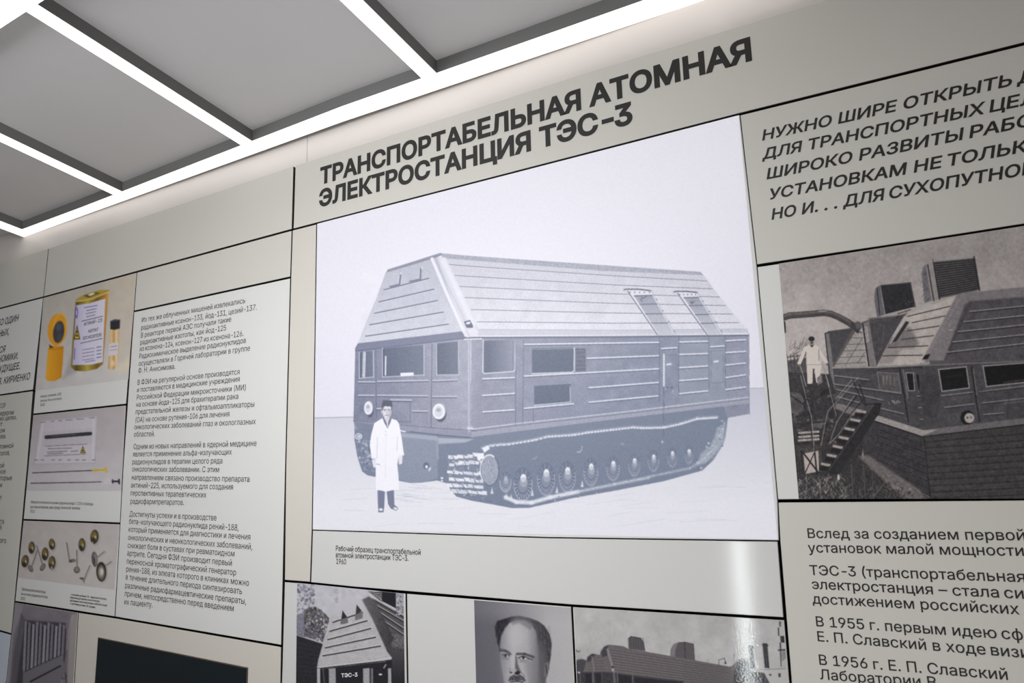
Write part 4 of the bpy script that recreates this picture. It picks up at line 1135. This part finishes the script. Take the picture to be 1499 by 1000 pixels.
def art_front():
    c = Canvas(428, 850, 600, 1050, 1.6, seed=7)
    c.poly([(420, 840), (610, 840), (610, 1060), (420, 1060)], (190, 188, 195))
    c.noise(5, 5)
    dk = (48, 47, 52)
    c.blobs(130, (434, 856, 460, 898), .6, 1.7, [(120, 118, 132), (88, 86, 100), (150, 148, 160)], .7, stretch=1.5); c.blobs(12, (488, 862, 494, 882), 1, 2.5, [(150, 148, 158)], .5)
    c.poly([(434, 900), (447, 896), (447, 934), (434, 930)], (126, 124, 138), tex=20)
    tr = [(445, 893), (460, 888), (470, 893), (482, 905), (480, 915), (473, 940), (446, 932)]
    c.poly(tr, (96, 94, 102), f=2, tex=26)
    c.blobs(170, (444, 886, 483, 925), .7, 2, [(46, 44, 50), (150, 146, 130), (84, 76, 60), (176, 172, 178)], .85, inside=tr); c.blobs(80, (446, 912, 474, 940), .7, 1.6, [(60, 58, 66), (130, 128, 138)], .7, inside=tr); c.blobs(30, (463, 905, 482, 942), .8, 1.8, [(205, 203, 208)], .85, inside=tr)
    c.poly([(434, 930), (474, 943), (466, 975), (463, 1060), (430, 1060)], dk, tex=4); c.line([(434, 930), (474, 943)], 1, (150, 148, 156), a=.8)
    for q in range(8): c.line([(434, 940 + q * 7), (468, 948 + q * 6)], .7, (66, 65, 72), a=.6)
    # right side
    c.poly([(545, 876), (594, 902), (596, 1060), (560, 1060), (566, 950)], (72, 70, 74), tex=8)
    c.poly([(565, 925), (594, 930), (594, 950), (575, 948)], (100, 97, 100), f=4, tex=22); c.poly([(574, 950), (596, 955), (596, 1060), (574, 1060)], vgrad((78, 76, 80), (44, 43, 47), 950, 1000), f=2)
    c.poly([(548, 878), (594, 903), (594, 931), (570, 924)], (86, 83, 86), tex=8)
    for a, b in [((549, 877.6), (592, 902)), ((550, 885), (592, 909)), ((556, 896), (592, 920)), ((561, 908), (592, 929))]:
        c.line([a, b], 1.7, (150, 147, 149)); c.line([(a[0], a[1] + 2), (b[0], b[1] + 2)], 1.3, (38, 37, 41))
    c.poly([(539, 866), (561, 866), (559, 881)], dk)
    for q in range(6): c.line([(541 + q * 3.2, 868 + q * 1.8), (560, 866 + q * 3.2 - 1)], 1.1, (170, 167, 168))
    c.poly([(559.5, 866), (580, 868), (580, 891), (559, 880)], (42, 41, 45)); c.poly([(579.6, 868), (595, 869), (595, 902), (579.6, 892)], (160, 158, 166)); c.blobs(50, (580, 870, 593, 900), .7, 1.6, [(70, 68, 78), (200, 198, 204), (110, 108, 118)], .8)
    # front face of the roof
    ff = [(485, 900), (500, 890), (526, 877), (531, 880), (566, 953), (573, 962), (573, 966), (464.3, 977), (466, 966)]
    c.poly(ff, (182, 179, 182), f=1.5, tex=9); c.poly([(484, 898), (498, 880), (526, 874), (534, 890), (500, 905)], (192, 190, 195), f=5, a=.8)
    c.poly([(530, 878), (540, 873), (549, 879), (577, 935), (566, 952), (545, 906)], hgrad((104, 101, 104), (66, 64, 68), 530, 572), f=2.5, tex=8); c.noise(4, 4, (470, 905, 560, 965))
    for a, b in [((487.2, 911.2), (530.7, 896.8)), ((483.2, 924.2), (537.5, 908.8)), ((480.2, 936.5), (542.7, 920.2)), ((476.4, 948.5), (549.5, 933)), ((473, 960.2), (557, 946))]:
        c.line([(a[0], a[1] - 1.8), (b[0], b[1] - 1.8)], 1.4, (208, 206, 208), a=.8); c.line([a, b], 1.9, (48, 46, 50))
    c.poly([(501.5, 893.5), (508, 903), (499.5, 907.6)], (52, 50, 56)); c.poly([(498.6, 907), (509, 904), (509.8, 912), (498.6, 914.5)], (112, 109, 113)); c.poly([(522.2, 885), (530, 895), (520.6, 899.8)], (60, 58, 63)); c.poly([(519.8, 900), (531, 896.5), (531, 905), (520, 908.5)], (116, 113, 117))
    c.line([(464.5, 977), (540, 968.6), (573, 963)], 1.4, (205, 203, 205)); c.line([(464.5, 979), (573, 966.6)], 1.5, (36, 35, 39))
    c.poly([(464, 980), (574, 967.6), (576, 1060), (462, 1060)], (44, 43, 48), tex=3)
    for xa, xb_, v in ((464, 468.6, 178), (481.4, 491.4, 160), (531.5, 541, 164), (543, 546, 120), (568, 572.6, 166)):
        c.poly([(xa, 979), (xb_, 978), (xb_ + 1, 1060), (xa + 1, 1060)], (v, v - 2, v + 1), tex=10)
    c.line([(473, 980), (476, 1010)], 2, (100, 98, 104), a=.7); c.line([(562, 978), (565, 973)], 1.2, (200, 198, 200)); c.ell(557, 987.4, 2.4, 1.2, (222, 220, 222))
    c.noise(2.5, .9)
    return c


pf = print_sheet(art_front(), [(433.6, 851.5), (592.4, 867.2), (595, 1040), (431.5, 1040)], M_P_GLOSS, b1, 1.0, inset_g=0.004)
text_block(b1, [('ТЭС-3', (500, 991.6), (523.4, 990.4))], 0.0115, off=0.02, m=M_WINK, y=D - 0.0009)


def art_portrait():
    c = Canvas(688, 874, 848, 1050, 1.6, seed=9)
    c.poly([(680, 860), (860, 860), (860, 1060), (680, 1060)], lgrad((690, (98, 97, 106)), (725, (106, 105, 112)), (760, (138, 136, 141)), (800, (176, 174, 176)), (850, (184, 182, 183))))
    c.poly([(680, 865), (860, 865), (860, 905), (680, 905)], lgrad((690, (112, 111, 118)), (740, (140, 138, 143)), (800, (168, 166, 168)), (850, (176, 174, 176))), a=.6, f=20)
    hair = [(724, 918), (728, 909), (742, 905), (749, 902.6), (760, 901.6), (776, 905), (788, 909.5), (797, 916), (804.6, 928.5), (807.8, 943), (806, 963.6), (801, 990), (796, 998), (786, 1000), (770, 950), (732, 955), (727, 935)]
    c.poly(hair, lgrad((724, (58, 57, 63)), (740, (44, 43, 48)), (756, (96, 94, 100)), (775, (84, 82, 88)), (792, (74, 72, 76)), (808, (62, 60, 64))), f=2, tex=8)
    c.strokes(70, (783, 915, 804, 950), 6, 14, .9, [(106, 103, 107), (56, 54, 58), (90, 88, 92)], .6, (1.1, 1.5)); c.strokes(40, (726, 908, 742, 935), 6, 12, 1, [(36, 35, 40), (84, 83, 90)], .6, (1.3, 2.0))
    face = [(731.5, 946), (733.5, 932), (739, 920), (746, 912), (756, 908), (768, 908.5), (778, 914), (784.6, 924), (787, 936), (790, 950), (796, 958), (799, 985), (797, 1060), (741, 1060), (738, 1000), (733.5, 975)]
    c.poly(face, lgrad((731, (134, 132, 139)), (742, (164, 161, 166)), (752, (182, 179, 182)), (772, (172, 169, 173)), (785, (132, 129, 134)), (800, (96, 93, 98))), f=3, tex=3)
    c.poly([(748, 907), (770, 904), (782, 915), (776, 922), (760, 912), (750, 915)], (110, 108, 113), a=.6, f=4); c.ell(756, 932, 12, 13, (190, 187, 190), a=.5, f=8)
    c.poly([(786, 935), (795, 940), (802, 962), (798, 1000), (788, 1000), (789, 962)], (92, 89, 94), a=.8, f=5)
    c.poly([(797, 972), (803, 968), (804.6, 978), (799.6, 992), (796, 990)], (112, 109, 113), f=1.5); c.line([(799, 974), (801, 986)], 1.6, (54, 52, 57), a=.8)
    # brow, eyes, nose, moustache
    c.line([(732, 952), (740, 953), (747, 957.5)], 3.4, (78, 76, 83), a=.85, f=2); c.line([(757, 957.5), (768, 957.5), (781, 962)], 3.6, (72, 70, 77), a=.85, f=2)
    c.line([(733, 949.5), (746, 954)], 1.4, (90, 88, 95), a=.5, f=2)
    c.ell(740.4, 960.6, 5.6, 3.4, (124, 121, 127), f=2); c.ell(741, 960.6, 3.8, 1.8, (176, 174, 180)); c.ell(740, 960.2, 1.9, 1.9, (62, 60, 67)); c.line([(735, 958.6), (741, 957.8), (746, 960)], 1.1, (64, 62, 68))
    c.ell(767, 964, 7.5, 3.8, (132, 129, 134), f=2); c.ell(767, 963.8, 5.2, 2.1, (196, 193, 198)); c.ell(766.2, 963, 2.2, 2.2, (64, 62, 68)); c.line([(759, 963), (766, 960.6), (775, 964.6), (780, 966)], 1.3, (60, 58, 64))
    c.line([(736, 965), (745, 965.6)], 1.2, (112, 110, 116), a=.7, f=2); c.line([(761, 968.8), (774, 969.6)], 1.2, (118, 115, 121), a=.7, f=2)
    c.poly([(754.5, 959), (757, 962), (758, 972), (762.6, 984), (758, 988), (754, 978)], (82, 80, 86), a=.8, f=3); c.line([(751, 962), (750.6, 980)], 4.4, (188, 185, 188), a=.7, f=3); c.ell(751, 982.5, 5, 4, (168, 165, 169), a=.8, f=3)
    c.ell(757.5, 985.2, 4.2, 2.6, (46, 44, 49), f=1.5, ang=-.3); c.ell(748, 984.6, 1.9, 1.3, (78, 76, 82), f=1.2); c.line([(746.5, 978), (746, 984)], 1.1, (120, 117, 123), a=.8)
    c.poly([(744, 997), (747, 991), (752, 987.5), (756, 989.6), (761, 987.4), (767, 991.5), (770, 998), (764, 996.5), (757, 997), (750, 996)], (84, 82, 88), f=1.6, tex=12)
    c.strokes(40, (746, 989, 768, 995), 2, 5, .8, [(60, 58, 63), (116, 113, 119)], .7, (.9, 2.1)); c.line([(747, 998.6), (757, 997.6), (766, 998.8)], 1.4, (52, 50, 55)); c.line([(748, 1001.5), (765, 1001.5)], 2, (128, 125, 130), f=2)
    c.poly([(768, 972), (786, 962), (792, 1000), (776, 1010)], (126, 123, 128), a=.45, f=7); c.line([(762.5, 984), (768, 990)], 1.4, (110, 107, 113), a=.6, f=2)
    c.noise(1.6, 1.1)
    return c


print_sheet(art_portrait(), [(692, 876.5), (837.5, 887.8), (843.5, 1040), (696, 1040)], M_P_GLOSS, b2, 1.0, inset_g=0.0042)


def art_plant():
    c = Canvas(836, 880, 1170, 1050, 1.5, seed=11)
    c.poly([(830, 870), (1180, 870), (1180, 1060), (830, 1060)], (184, 181, 181)); c.noise(5, 26); c.noise(4, 12); c.noise(2.5, 4)
    RF = (108, 102, 104)
    c.poly([(840, 968), (845, 965.6), (852, 964.4), (858.4, 966.2), (859.6, 961.4), (866.8, 956.6), (878, 958.8), (879.6, 952.6), (884, 946.6), (890, 944), (901, 944.6), (912, 946), (919, 949.4), (1000, 963.6), (1068, 976), (1072, 974.8), (1080, 966), (1086, 964),
            (1095.7, 966), (1099, 982), (1118.8, 985), (1127, 1001), (1140, 1060), (836, 1060)], RF, tex=5)
    for q in range(9):
        c.line([(892 + q * 1.2, 951.4 + q * 4.2), (1000, 968.4 + q * 3.6), (1075, 980 + q * 3.2)], .9, (76, 72, 76), a=.75)
        c.line([(892 + q * 1.2, 953 + q * 4.2), (1000, 970 + q * 3.6)], .8, (132, 126, 127), a=.4)
    for q in range(6): c.line([(862, 964 + q * 4), (884, 962 + q * 4.4)], .8, (78, 74, 77), a=.7)
    c.poly([(880, 955), (885, 947), (890, 945), (889, 960), (882, 962)], (72, 70, 76), f=1.5); c.poly([(860, 963), (867, 957.4), (872, 958), (864, 968), (860, 970)], (70, 68, 74), f=1.5); c.poly([(841, 969), (852, 965.4), (858, 968), (854, 984), (842, 986)], (76, 74, 80), f=1.5, tex=7)
    c.line([(889.4, 951), (897.6, 979.6), (900, 1000)], 3.4, (138, 133, 134), a=.9, f=1.5); c.line([(867, 962), (870, 984)], 2, (130, 125, 126), a=.8); c.ell(897, 976.5, 1.6, 1.6, (54, 52, 56)); c.ell(897, 981, 1.4, 1.8, (176, 172, 172))
    c.poly([(842, 985), (856, 984), (895, 984), (903, 986), (1000, 997.6), (1010, 1060), (838, 1060)], (66, 63, 68), f=2, tex=10)
    for x, w_, v in ((849, 2, 96), (868, 3, 110), (881, 1.5, 84), (899, 3.5, 112), (903.5, 1, 130), (926, 1.4, 116)): c.line([(x, 985), (x + 1.5, 1020)], w_, (v, v - 4, v - 2), a=.8)
    for P_ in ([(857, 986), (866, 986), (867, 1020), (858, 1020)], [(872, 986), (880, 986), (881, 1020), (873, 1020)], [(906, 988), (924, 990), (925, 1020), (907, 1020)], [(929, 992), (1000, 999), (1000, 1020), (929, 1020)]): c.poly(P_, (48, 46, 51), a=.8, f=1.5)
    c.ell(847.5, 984.6, 1.8, 1.4, (190, 187, 186))
    V = (94, 89, 92)
    c.poly([(919.4, 935), (923.8, 931.4), (938, 934), (942.6, 940), (945, 953.6), (920.2, 949.6)], V)
    for x in (923, 927, 930.5, 934, 938, 941): c.line([(x, 934), (x + 1, 951)], .9, (66, 62, 66), a=.7)
    c.line([(920, 935), (924, 932), (938, 934.4)], 1.2, (66, 64, 70))
    c.poly([(981.4, 960.6), (981.8, 951), (986, 943.4), (994, 940), (1003, 939.6), (1015.9, 942.4), (1017.4, 967), (996, 963)], V, tex=3); c.poly([(981.4, 960.4), (982, 951), (986, 943.6), (993, 941), (989, 950), (988, 962)], (126, 122, 124), f=2); c.line([(1002, 940), (1003.4, 964)], 1.1, (62, 59, 63))
    c.line([(1052.2, 973.6), (1052.2, 966.4), (1060.4, 963.8), (1062, 969)], .9, (70, 67, 71)); c.ell(1062, 970.6, 1.4, 1.6, (50, 48, 52)); c.line([(1074.6, 968), (1074.6, 958)], .7, (110, 106, 108)); c.line([(1036.6, 970), (1036.6, 965)], .7, (110, 106, 108))
    # power station yard on the right
    c.poly([(1099, 982), (1150, 978), (1170, 978), (1170, 1060), (1140, 1060), (1127, 1002), (1119, 985)], (190, 187, 187)); c.line([(1099, 981.4), (1150, 979)], .9, (130, 126, 128))
    c.poly([(1076, 982), (1082, 970), (1096, 968), (1099, 983), (1118.8, 986), (1127, 1001), (1140, 1060), (1060, 1060)], (66, 64, 69), f=2, tex=6)
    CH = (52, 50, 55)
    c.poly([(1096, 950), (1095, 948), (1096.4, 944.4), (1102.4, 944.8), (1103.6, 948.8), (1102.6, 950), (1105, 979.4), (1098.6, 979.4)], CH); c.poly([(1116.6, 946), (1115, 944), (1117, 941.6), (1123, 942), (1125, 945.4), (1123.6, 947), (1126.4, 978.4), (1119.4, 978)], CH)
    c.ell(1127.6, 988, 1.6, 1.6, (66, 64, 68)); c.poly([(1139.6, 985.6), (1143, 985.8), (1143, 991.6), (1139.4, 991)], (66, 64, 68))
    for P_ in ([(1140.6, 910), (1143, 910), (1143, 917.6), (1141, 917.6)], [(1138.6, 919), (1140.6, 919), (1140.8, 931), (1139, 931)], [(1142, 931), (1150, 931), (1150, 941), (1143, 941)], [(1141, 941), (1143.4, 941), (1144, 976), (1143, 976)], [(1138.6, 951), (1152, 950), (1152, 952.4), (1139, 953)]): c.poly(P_, (60, 58, 63))
    c.poly([(1143.5, 953), (1152, 953), (1151, 964), (1145, 968)], (140, 137, 139), f=2, tex=12); c.blobs(12, (840, 950, 849, 957), .6, 1.3, [(70, 67, 70)], .9)
    c.noise(2.2, .9)
    return c


print_sheet(art_plant(), [(837.6, 886.6), (1149.5, 905.6), (1160.5, 1040), (844, 1040)], M_P_GLOSS, b3, 1.05, inset_g=0.0048)


def art_cans():
    c = Canvas(44, 390, 210, 600, 1.6, seed=13)
    c.poly([(40, 380), (220, 380), (220, 610), (40, 610)], vgrad((188, 180, 171), (200, 196, 194), 430, 545))
    c.poly([(150, 380), (210, 380), (210, 520), (165, 520)], (204, 190, 172), a=.6, f=22); c.noise(2, 8)
    c.poly([(170, 540), (205, 505), (205, 530), (176, 548)], (226, 208, 176), a=.6, f=8); c.poly([(92, 555), (104, 520), (110, 545)], (150, 146, 150), a=.6, f=6)
    Y = (226, 160, 44)
    c.poly([(70.6, 509), (74, 506), (93.4, 507), (92, 530), (90, 553), (80, 558), (70, 558), (67, 554), (68.6, 530)], hgrad((232, 168, 48), (208, 138, 30), 70, 92), f=1.4)
    c.line([(71, 511), (80, 512), (93, 509)], .9, (170, 108, 22), a=.8)
    c.ell(84, 482.5, 14, 23.5, Y, ang=.12); c.ell(88, 478, 9, 19, (240, 180, 70), ang=.12, ring=1.8, a=.6); c.ell(86, 486, 8.6, 16.8, (168, 112, 34), ang=.14); c.ell(86, 486, 7.6, 15.6, (66, 68, 76), ang=.14); c.ell(86, 479, 4, 6, (100, 102, 108), a=.6, ang=.1, f=3); c.ell(87, 494, 4, 6, (88, 88, 92), a=.5, f=3)
    c.poly([(72, 504), (79, 509), (73, 510)], (90, 66, 30))
    # tin
    c.poly([(111, 441), (160, 426), (159, 436), (151, 533), (142, 540), (126, 543.6), (110, 543), (103.8, 537), (106, 500)], lgrad((104, (150, 128, 40)), (112, (96, 82, 34)), (128, (190, 166, 70)), (142, (120, 96, 36)), (152, (176, 124, 50)), (160, (222, 176, 96))), f=1.3)
    c.poly([(110, 439), (124, 431), (146, 424.6), (160.6, 424.4), (159, 428), (140, 436), (118, 441.6)], (176, 150, 60)); c.poly([(122, 433), (140, 428), (147, 429), (130, 436)], (96, 84, 50)); c.line([(112, 441.6), (136, 437.4), (160, 427)], 1.2, (224, 206, 130)); c.ell(134, 431, 5, 1.6, (226, 218, 190), ang=-.3)
    c.poly([(111.6, 447), (132, 444), (154.4, 437), (150.4, 530), (134, 534), (106, 534.6)], lgrad((106, (186, 178, 208)), (125, (214, 208, 228)), (152, (216, 212, 226))), f=1)
    VI = (92, 82, 160)
    for k, (x0, x1, y) in enumerate([(124, 142, 449), (127, 141, 453.5), (126, 140, 458), (127, 139, 462.5)]): c.line([(x0, y + 1.4), (x1, y - 1.6)], 1.3, VI if k == 0 else (96, 92, 118), a=.75, tex=24)
    c.ell(112, 458, 1.8, 6, VI, ring=1.2, a=.8)
    c.line([(120, 470.4), (150, 463)], .9, (70, 66, 84)); c.line([(118, 502.6), (149.6, 495.6)], .9, (70, 66, 84))
    for k in range(4): c.line([(121, 512.4 + k * 5), (138, 509.6 + k * 5)], 1.1, (96, 92, 112), a=.7, tex=30); c.line([(142, 508.6 + k * 5), (148, 507.6 + k * 5)], 1.6, (92, 86, 130), a=.7)
    c.line([(125, 530), (139, 527.6)], 1.2, VI, a=.7); c.line([(109.6, 510), (108.6, 526)], 1.6, VI, a=.7)
    c.poly([(113, 475.4), (117.4, 497), (108.2, 497)], (48, 40, 20)); c.poly([(112.9, 480), (115.8, 495.6), (109.8, 495.6)], (236, 200, 50)); c.ell(112.8, 491.6, 1.2, 2, (40, 34, 20)); c.ell(112.8, 486, .8, 2, (40, 34, 20))
    # vial
    c.poly([(161.4, 483), (175, 481), (174, 520), (170.8, 539), (165, 541.6), (158, 540), (159.6, 520)], lgrad((158, (190, 150, 92)), (163, (226, 196, 150)), (167, (196, 152, 92)), (170, (232, 206, 166)), (175, (204, 168, 120))), f=1.2, tex=6)
    c.poly([(160, 503), (173.6, 501), (171.8, 520), (158.8, 521)], (214, 206, 210)); c.line([(162, 508), (171, 506.6)], 1, (110, 96, 150), a=.8, tex=20); c.line([(161, 513), (171, 511.6)], .9, (110, 104, 140), a=.7, tex=20); c.ell(165, 532, 3, 4.4, (236, 208, 172), a=.8, f=2)
    c.poly([(161.6, 470), (168, 467.6), (176, 468), (175.4, 481), (168, 483), (161.4, 482)], (44, 44, 50), f=1.2, tex=3); c.line([(162.4, 470.4), (175.4, 468.6)], 1, (92, 92, 98))
    c.noise(1.5, 1)
    return c


print_sheet(art_cans(), [(64, 435), (200, 398.2), (188.8, 556.6), (51, 573.2)], M_P_MATT, pc, 1.0, inset_g=0.0042)
text_block(pc, [('АКТИНИЙ – 225', (122.7, 477.3), (149.6, 470.9)), ('НИТРАТ', (129, 487.8), (143.7, 484.6)), ('БЕЗ НОСИТЕЛЯ', (121.6, 497.7), (148.3, 492.6))], 0.0165, off=0.01, y=D - 0.0009, m=M_INK2)
text_block(pc, [('Нитрат актиния-225', (59.3, 582.4), (89.5, 578.4)), ('(нитрат без носителя).', (59, 588.8), (91, 584.8)), ('2022', (58.7, 594.8), (65.6, 594))], 0.0125, off=0.004, m=M_INK2)


def art_packet():
    c = Canvas(30, 585, 195, 730, 1.6, seed=15)
    c.poly([(20, 570), (210, 570), (210, 740), (20, 740)], vgrad((178, 170, 172), (198, 192, 196), 610, 700)); c.noise(2, 8)
    c.poly([(59.7, 616), (142.5, 609), (139, 678), (49.8, 679.6)], (206, 200, 208), a=.75, f=2, tex=3)
    c.poly([(64, 632), (138, 627), (137, 650), (62, 653)], (190, 184, 192), a=.8, f=3)
    c.line([(59.7, 616), (142.5, 609), (139, 678), (49.8, 679.6), (59.7, 616)], 1, (170, 163, 170), a=.8); c.line([(63, 620), (55, 672)], 2, (222, 218, 224), a=.6, f=2); c.line([(137, 614), (136, 674)], 1.6, (222, 218, 224), a=.6, f=2)
    for x, w_ in ((60, 6), (75, 4), (86, 5), (97, 9), (112, 10), (131, 8)): c.line([(x, 618.6 - (x - 60) * .09), (x + w_, 618 - (x - 60) * .09)], 1.4, (112, 106, 138), a=.7, tex=20)
    c.line([(67.8, 640.2), (132.4, 634.8)], 5.4, (58, 56, 62)); c.line([(76, 639), (112, 635.8)], 1.2, (120, 116, 122), a=.6); c.line([(66, 653.4), (127, 650.2)], .9, (96, 90, 98), a=.8); c.line([(65, 667.6), (125, 664.8)], .9, (96, 90, 98), a=.8)
    for x0, x1, y in ((71, 105, 657), (69, 80, 662), (81, 98, 661.4), (104, 114, 661), (70, 92, 664.6)): c.line([(x0, y), (x1, y - 1)], 1.3, (92, 88, 100), a=.7, tex=26)
    for x in (51, 60, 76, 86, 99, 111, 121, 135): c.line([(x, 673.6), (x + 4, 673.2)], 1.5, (110, 104, 118), a=.7)
    c.poly([(121.3, 652.6), (125.4, 663.4), (117.4, 663.4)], (60, 52, 24)); c.poly([(121.3, 655), (124, 662.4), (118.8, 662.4)], (220, 182, 44)); c.ell(121.3, 660, 1, 1.4, (40, 34, 20))
    c.line([(48, 692.4), (136.2, 688.8)], 1.5, (74, 70, 78)); c.line([(136.2, 688.8), (154, 687.8)], 2.8, (214, 172, 40)); c.line([(155.6, 684.6), (156, 691)], 2.6, (220, 178, 44))
    c.line([(45.3, 707.6), (152, 705.6)], 1.5, (74, 70, 78)); c.line([(152, 705.4), (163, 705)], 7, (204, 200, 204), a=.8, f=1.4, tex=14); c.line([(164.6, 705), (174.6, 704.8)], 2.6, (44, 38, 56)); c.line([(165, 702.4), (165, 707.6)], 1.8, (40, 34, 52)); c.line([(174.4, 702), (174.6, 708)], 2.4, (40, 34, 52))
    for x in range(56, 150, 14): c.line([(x, 707.4 - (x - 45) * .02), (x + 1.4, 707.3 - (x - 45) * .02)], 1.8, (150, 146, 150), a=.6)
    c.noise(1.5, 1)
    return c


print_sheet(art_packet(), [(48.2, 607), (184.6, 592.4), (178.6, 720.2), (37.8, 719.6)], M_P_MATT, pm, 1.0, inset_g=0.0042)
text_block(pm, [('Микроисточники на основе радионуклида I-125 и стренды', (45.3, 736.9), (136.6, 739.9)), ('для брахитерапии рака предстательной железы.', (44.6, 744), (118, 746)), ('2022', (44.3, 750.3), (51, 750.8))], 0.0135, off=0.004, m=M_INK2)


def art_eye():
    c = Canvas(18, 755, 185, 872, 1.7, seed=17)
    c.poly([(10, 750), (200, 750), (200, 880), (10, 880)], vgrad((188, 180, 178), (198, 191, 189), 765, 860)); c.noise(2, 8)
    q = lambda x, y: (20 + x / 6.45, 755 + y / 6.45)
    for a, b in [((218, 285), (272, 462)), ((222, 330), (170, 480)), ((500, 255), (528, 432)), ((596, 325), (597, 490)), ((720, 470), (664, 605)), ((795, 388), (858, 338)), ((868, 470), (922, 434))]:
        A, B = q(*a), q(*b)
        c.line([(A[0] + 1.5, A[1] + 1), (B[0] + 1.5, B[1] + 1)], 1.6, (150, 142, 138), a=.5, f=2); c.line([A, B], 1.2, (110, 98, 90))
    for x, y, rx, ry, a_ in ((170, 302, 4.6, 8.8, .05), (362, 270, 4.5, 8, -.1), (297, 362, 5, 9.4, .05), (108, 430, 5.2, 9, .15), (362, 445, 5.2, 9.8, .05), (645, 275, 5, 9.6, 0), (763, 200, 6, 10.4, .1)):
        X, Yv = q(x, y)
        c.ell(X + 2, Yv + 2, rx, ry, (150, 142, 138), a=.5, f=3); c.ell(X, Yv, rx, ry, (62, 52, 36), ang=a_); c.ell(X - .6, Yv - 2, rx * .75, ry * .6, (128, 112, 66), ang=a_, f=2, a=.9)
        c.ell(X + 1.2, Yv + 1.4, rx * .28, ry * .32, (206, 196, 170), f=1.4, a=.9); c.ell(X - 1, Yv + 4, rx * .5, ry * .3, (50, 42, 32), f=1.6, a=.8)
    c.poly([q(748, 240), q(735, 262), q(752, 262)], (190, 182, 180)); c.poly([q(356, 470), q(350, 505), q(372, 500)], (190, 182, 180))
    for x, y, rx, ry, a_ in ((160, 500, 3.2, 5.4, -.5), (275, 487, 3.4, 6, .5), (597, 512, 4.6, 5, 0)):
        X, Yv = q(x, y); c.ell(X, Yv, rx, ry, (98, 88, 80), ang=a_); c.ell(X, Yv - .6, rx * .7, ry * .7, (140, 130, 120), ang=a_, f=1.4)
    X, Yv = q(560, 424); c.ell(X, Yv, 4.2, 2.6, (120, 110, 104)); c.ell(X - 3.4, Yv + 1, 2.6, 2.2, (92, 82, 76)); X, Yv = q(655, 605); c.poly([(X - 4, Yv - 2), (X + 3, Yv - 3), (X + 2, Yv + 6), (X - .6, Yv + 1)], (132, 124, 120)); c.ell(X - 2, Yv - 2, 3, 1.6, (96, 88, 84))
    X, Yv = q(765, 412); c.ell(X, Yv, 4.4, 11, (84, 76, 76), ang=-.08); c.ell(X + .6, Yv, 2.8, 8.8, (150, 140, 140), ang=-.08, f=1.4); c.ell(X - .4, Yv + 2, 1.4, 6, (70, 62, 62), ang=-.08, f=1.6)
    X, Yv = q(828, 530); c.ell(X + 2.4, Yv + 1, 7, 14, (150, 142, 138), a=.5, f=3); c.ell(X, Yv, 7.4, 14.4, (52, 44, 38), ang=-.03); c.ell(X, Yv + 1, 5.2, 11, (120, 108, 92), ang=-.03, f=1.6); c.ell(X, Yv + .6, 3.6, 7, (168, 160, 156), f=2); c.ell(X + .8, Yv, 2, 4.4, (214, 208, 204), f=1.6)
    c.noise(1.5, 1)
    return c


print_sheet(art_eye(), [(34, 761.4), (175.7, 766.6), (168.4, 865.2), (25.2, 847)], M_P_MATT, po, 1.0, inset_g=0.0042)
text_block(po, [('Офтальмоаппликаторы', (31.6, 864.2), (66.8, 869)), ('на основе радиоизотопов.', (30.6, 871), (70.4, 876.4)), ('2022', (30, 878), (36.7, 878.9))], 0.0135, off=0.004, m=M_INK2)
text_block(po, [('с жесткими ручками: ОА – закрытые источники', (103.6, 871.6), (156, 878.6)), ('излучения для терапии онкологических', (102.6, 875.8), (145.6, 881.8)), ('заболеваний глаз и окологлазных областей (слева);', (102.4, 880.4), (157.4, 888)),
                ('с жесткими ручками ОА (справа).', (102.6, 884.8), (140, 890.6))], 0.0088, off=0.012, m=M_INK2)


def art_env():
    c = Canvas(0, 870, 125, 1050, 1.6, seed=19)
    c.poly([(-10, 860), (130, 860), (130, 1060), (-10, 1060)], vgrad((128, 122, 130), (112, 107, 114), 890, 960)); c.noise(3, 8)
    c.poly([(22, 884), (34, 886), (31, 899), (20, 930), (10, 1060), (0, 1060)], (146, 140, 148), f=3); c.poly([(31, 897), (38, 908), (32, 925), (24, 1000), (18, 1060), (12, 1060), (20, 960)], (98, 94, 102), f=2)
    c.poly([(104, 900), (114, 897), (110, 1060), (96, 1060), (100, 950)], (158, 150, 150), f=4); c.line([(107, 900), (101, 922), (98, 950)], 1, (180, 172, 172), a=.7)
    c.poly([(36, 908), (96, 912), (95, 960), (60, 975), (30, 1060), (24, 1000)], (70, 66, 74), f=3)
    for k in range(11):
        x = 37 + k * 5.6
        y = 909 + (k % 3) * 2 + k * .4
        c.poly([(x, y), (x + 2.6, y + .6), (x + .4 - k * .12, 985), (x - 3.4 - k * .1, 985)], ((138, 132, 142), (120, 114, 124), (156, 150, 160))[k % 3], f=1.2)
        c.line([(x + 3.4, y + 6), (x + .6 - k * .1, 985)], 1.4, (34, 32, 38), a=.9)
        c.line([(x - .2, y), (x - 3.2 - k * .1, 980)], .8, (178, 172, 182), a=.7)
    c.poly([(34, 984), (89.8, 958.6), (94, 970), (104, 1060), (30, 1060)], (116, 111, 120), f=1.4); c.line([(35, 984), (90, 959)], 1.4, (60, 56, 62), a=.8); c.line([(44.6, 998), (88.4, 975)], 2.2, (32, 30, 34)); c.line([(96, 985), (99, 1010)], 1.4, (50, 46, 52), a=.7)
    c.blobs(10, (84, 990, 98, 1004), 1, 2.4, [(50, 46, 52), (150, 144, 150)], .7)
    c.noise(1.8, 1)
    return c


print_sheet(art_env(), [(22, 881.4), (114.4, 896.4), (105.5, 1040), (5, 1040)], M_P_MATT, pe, 1.1, inset_g=0.0038)
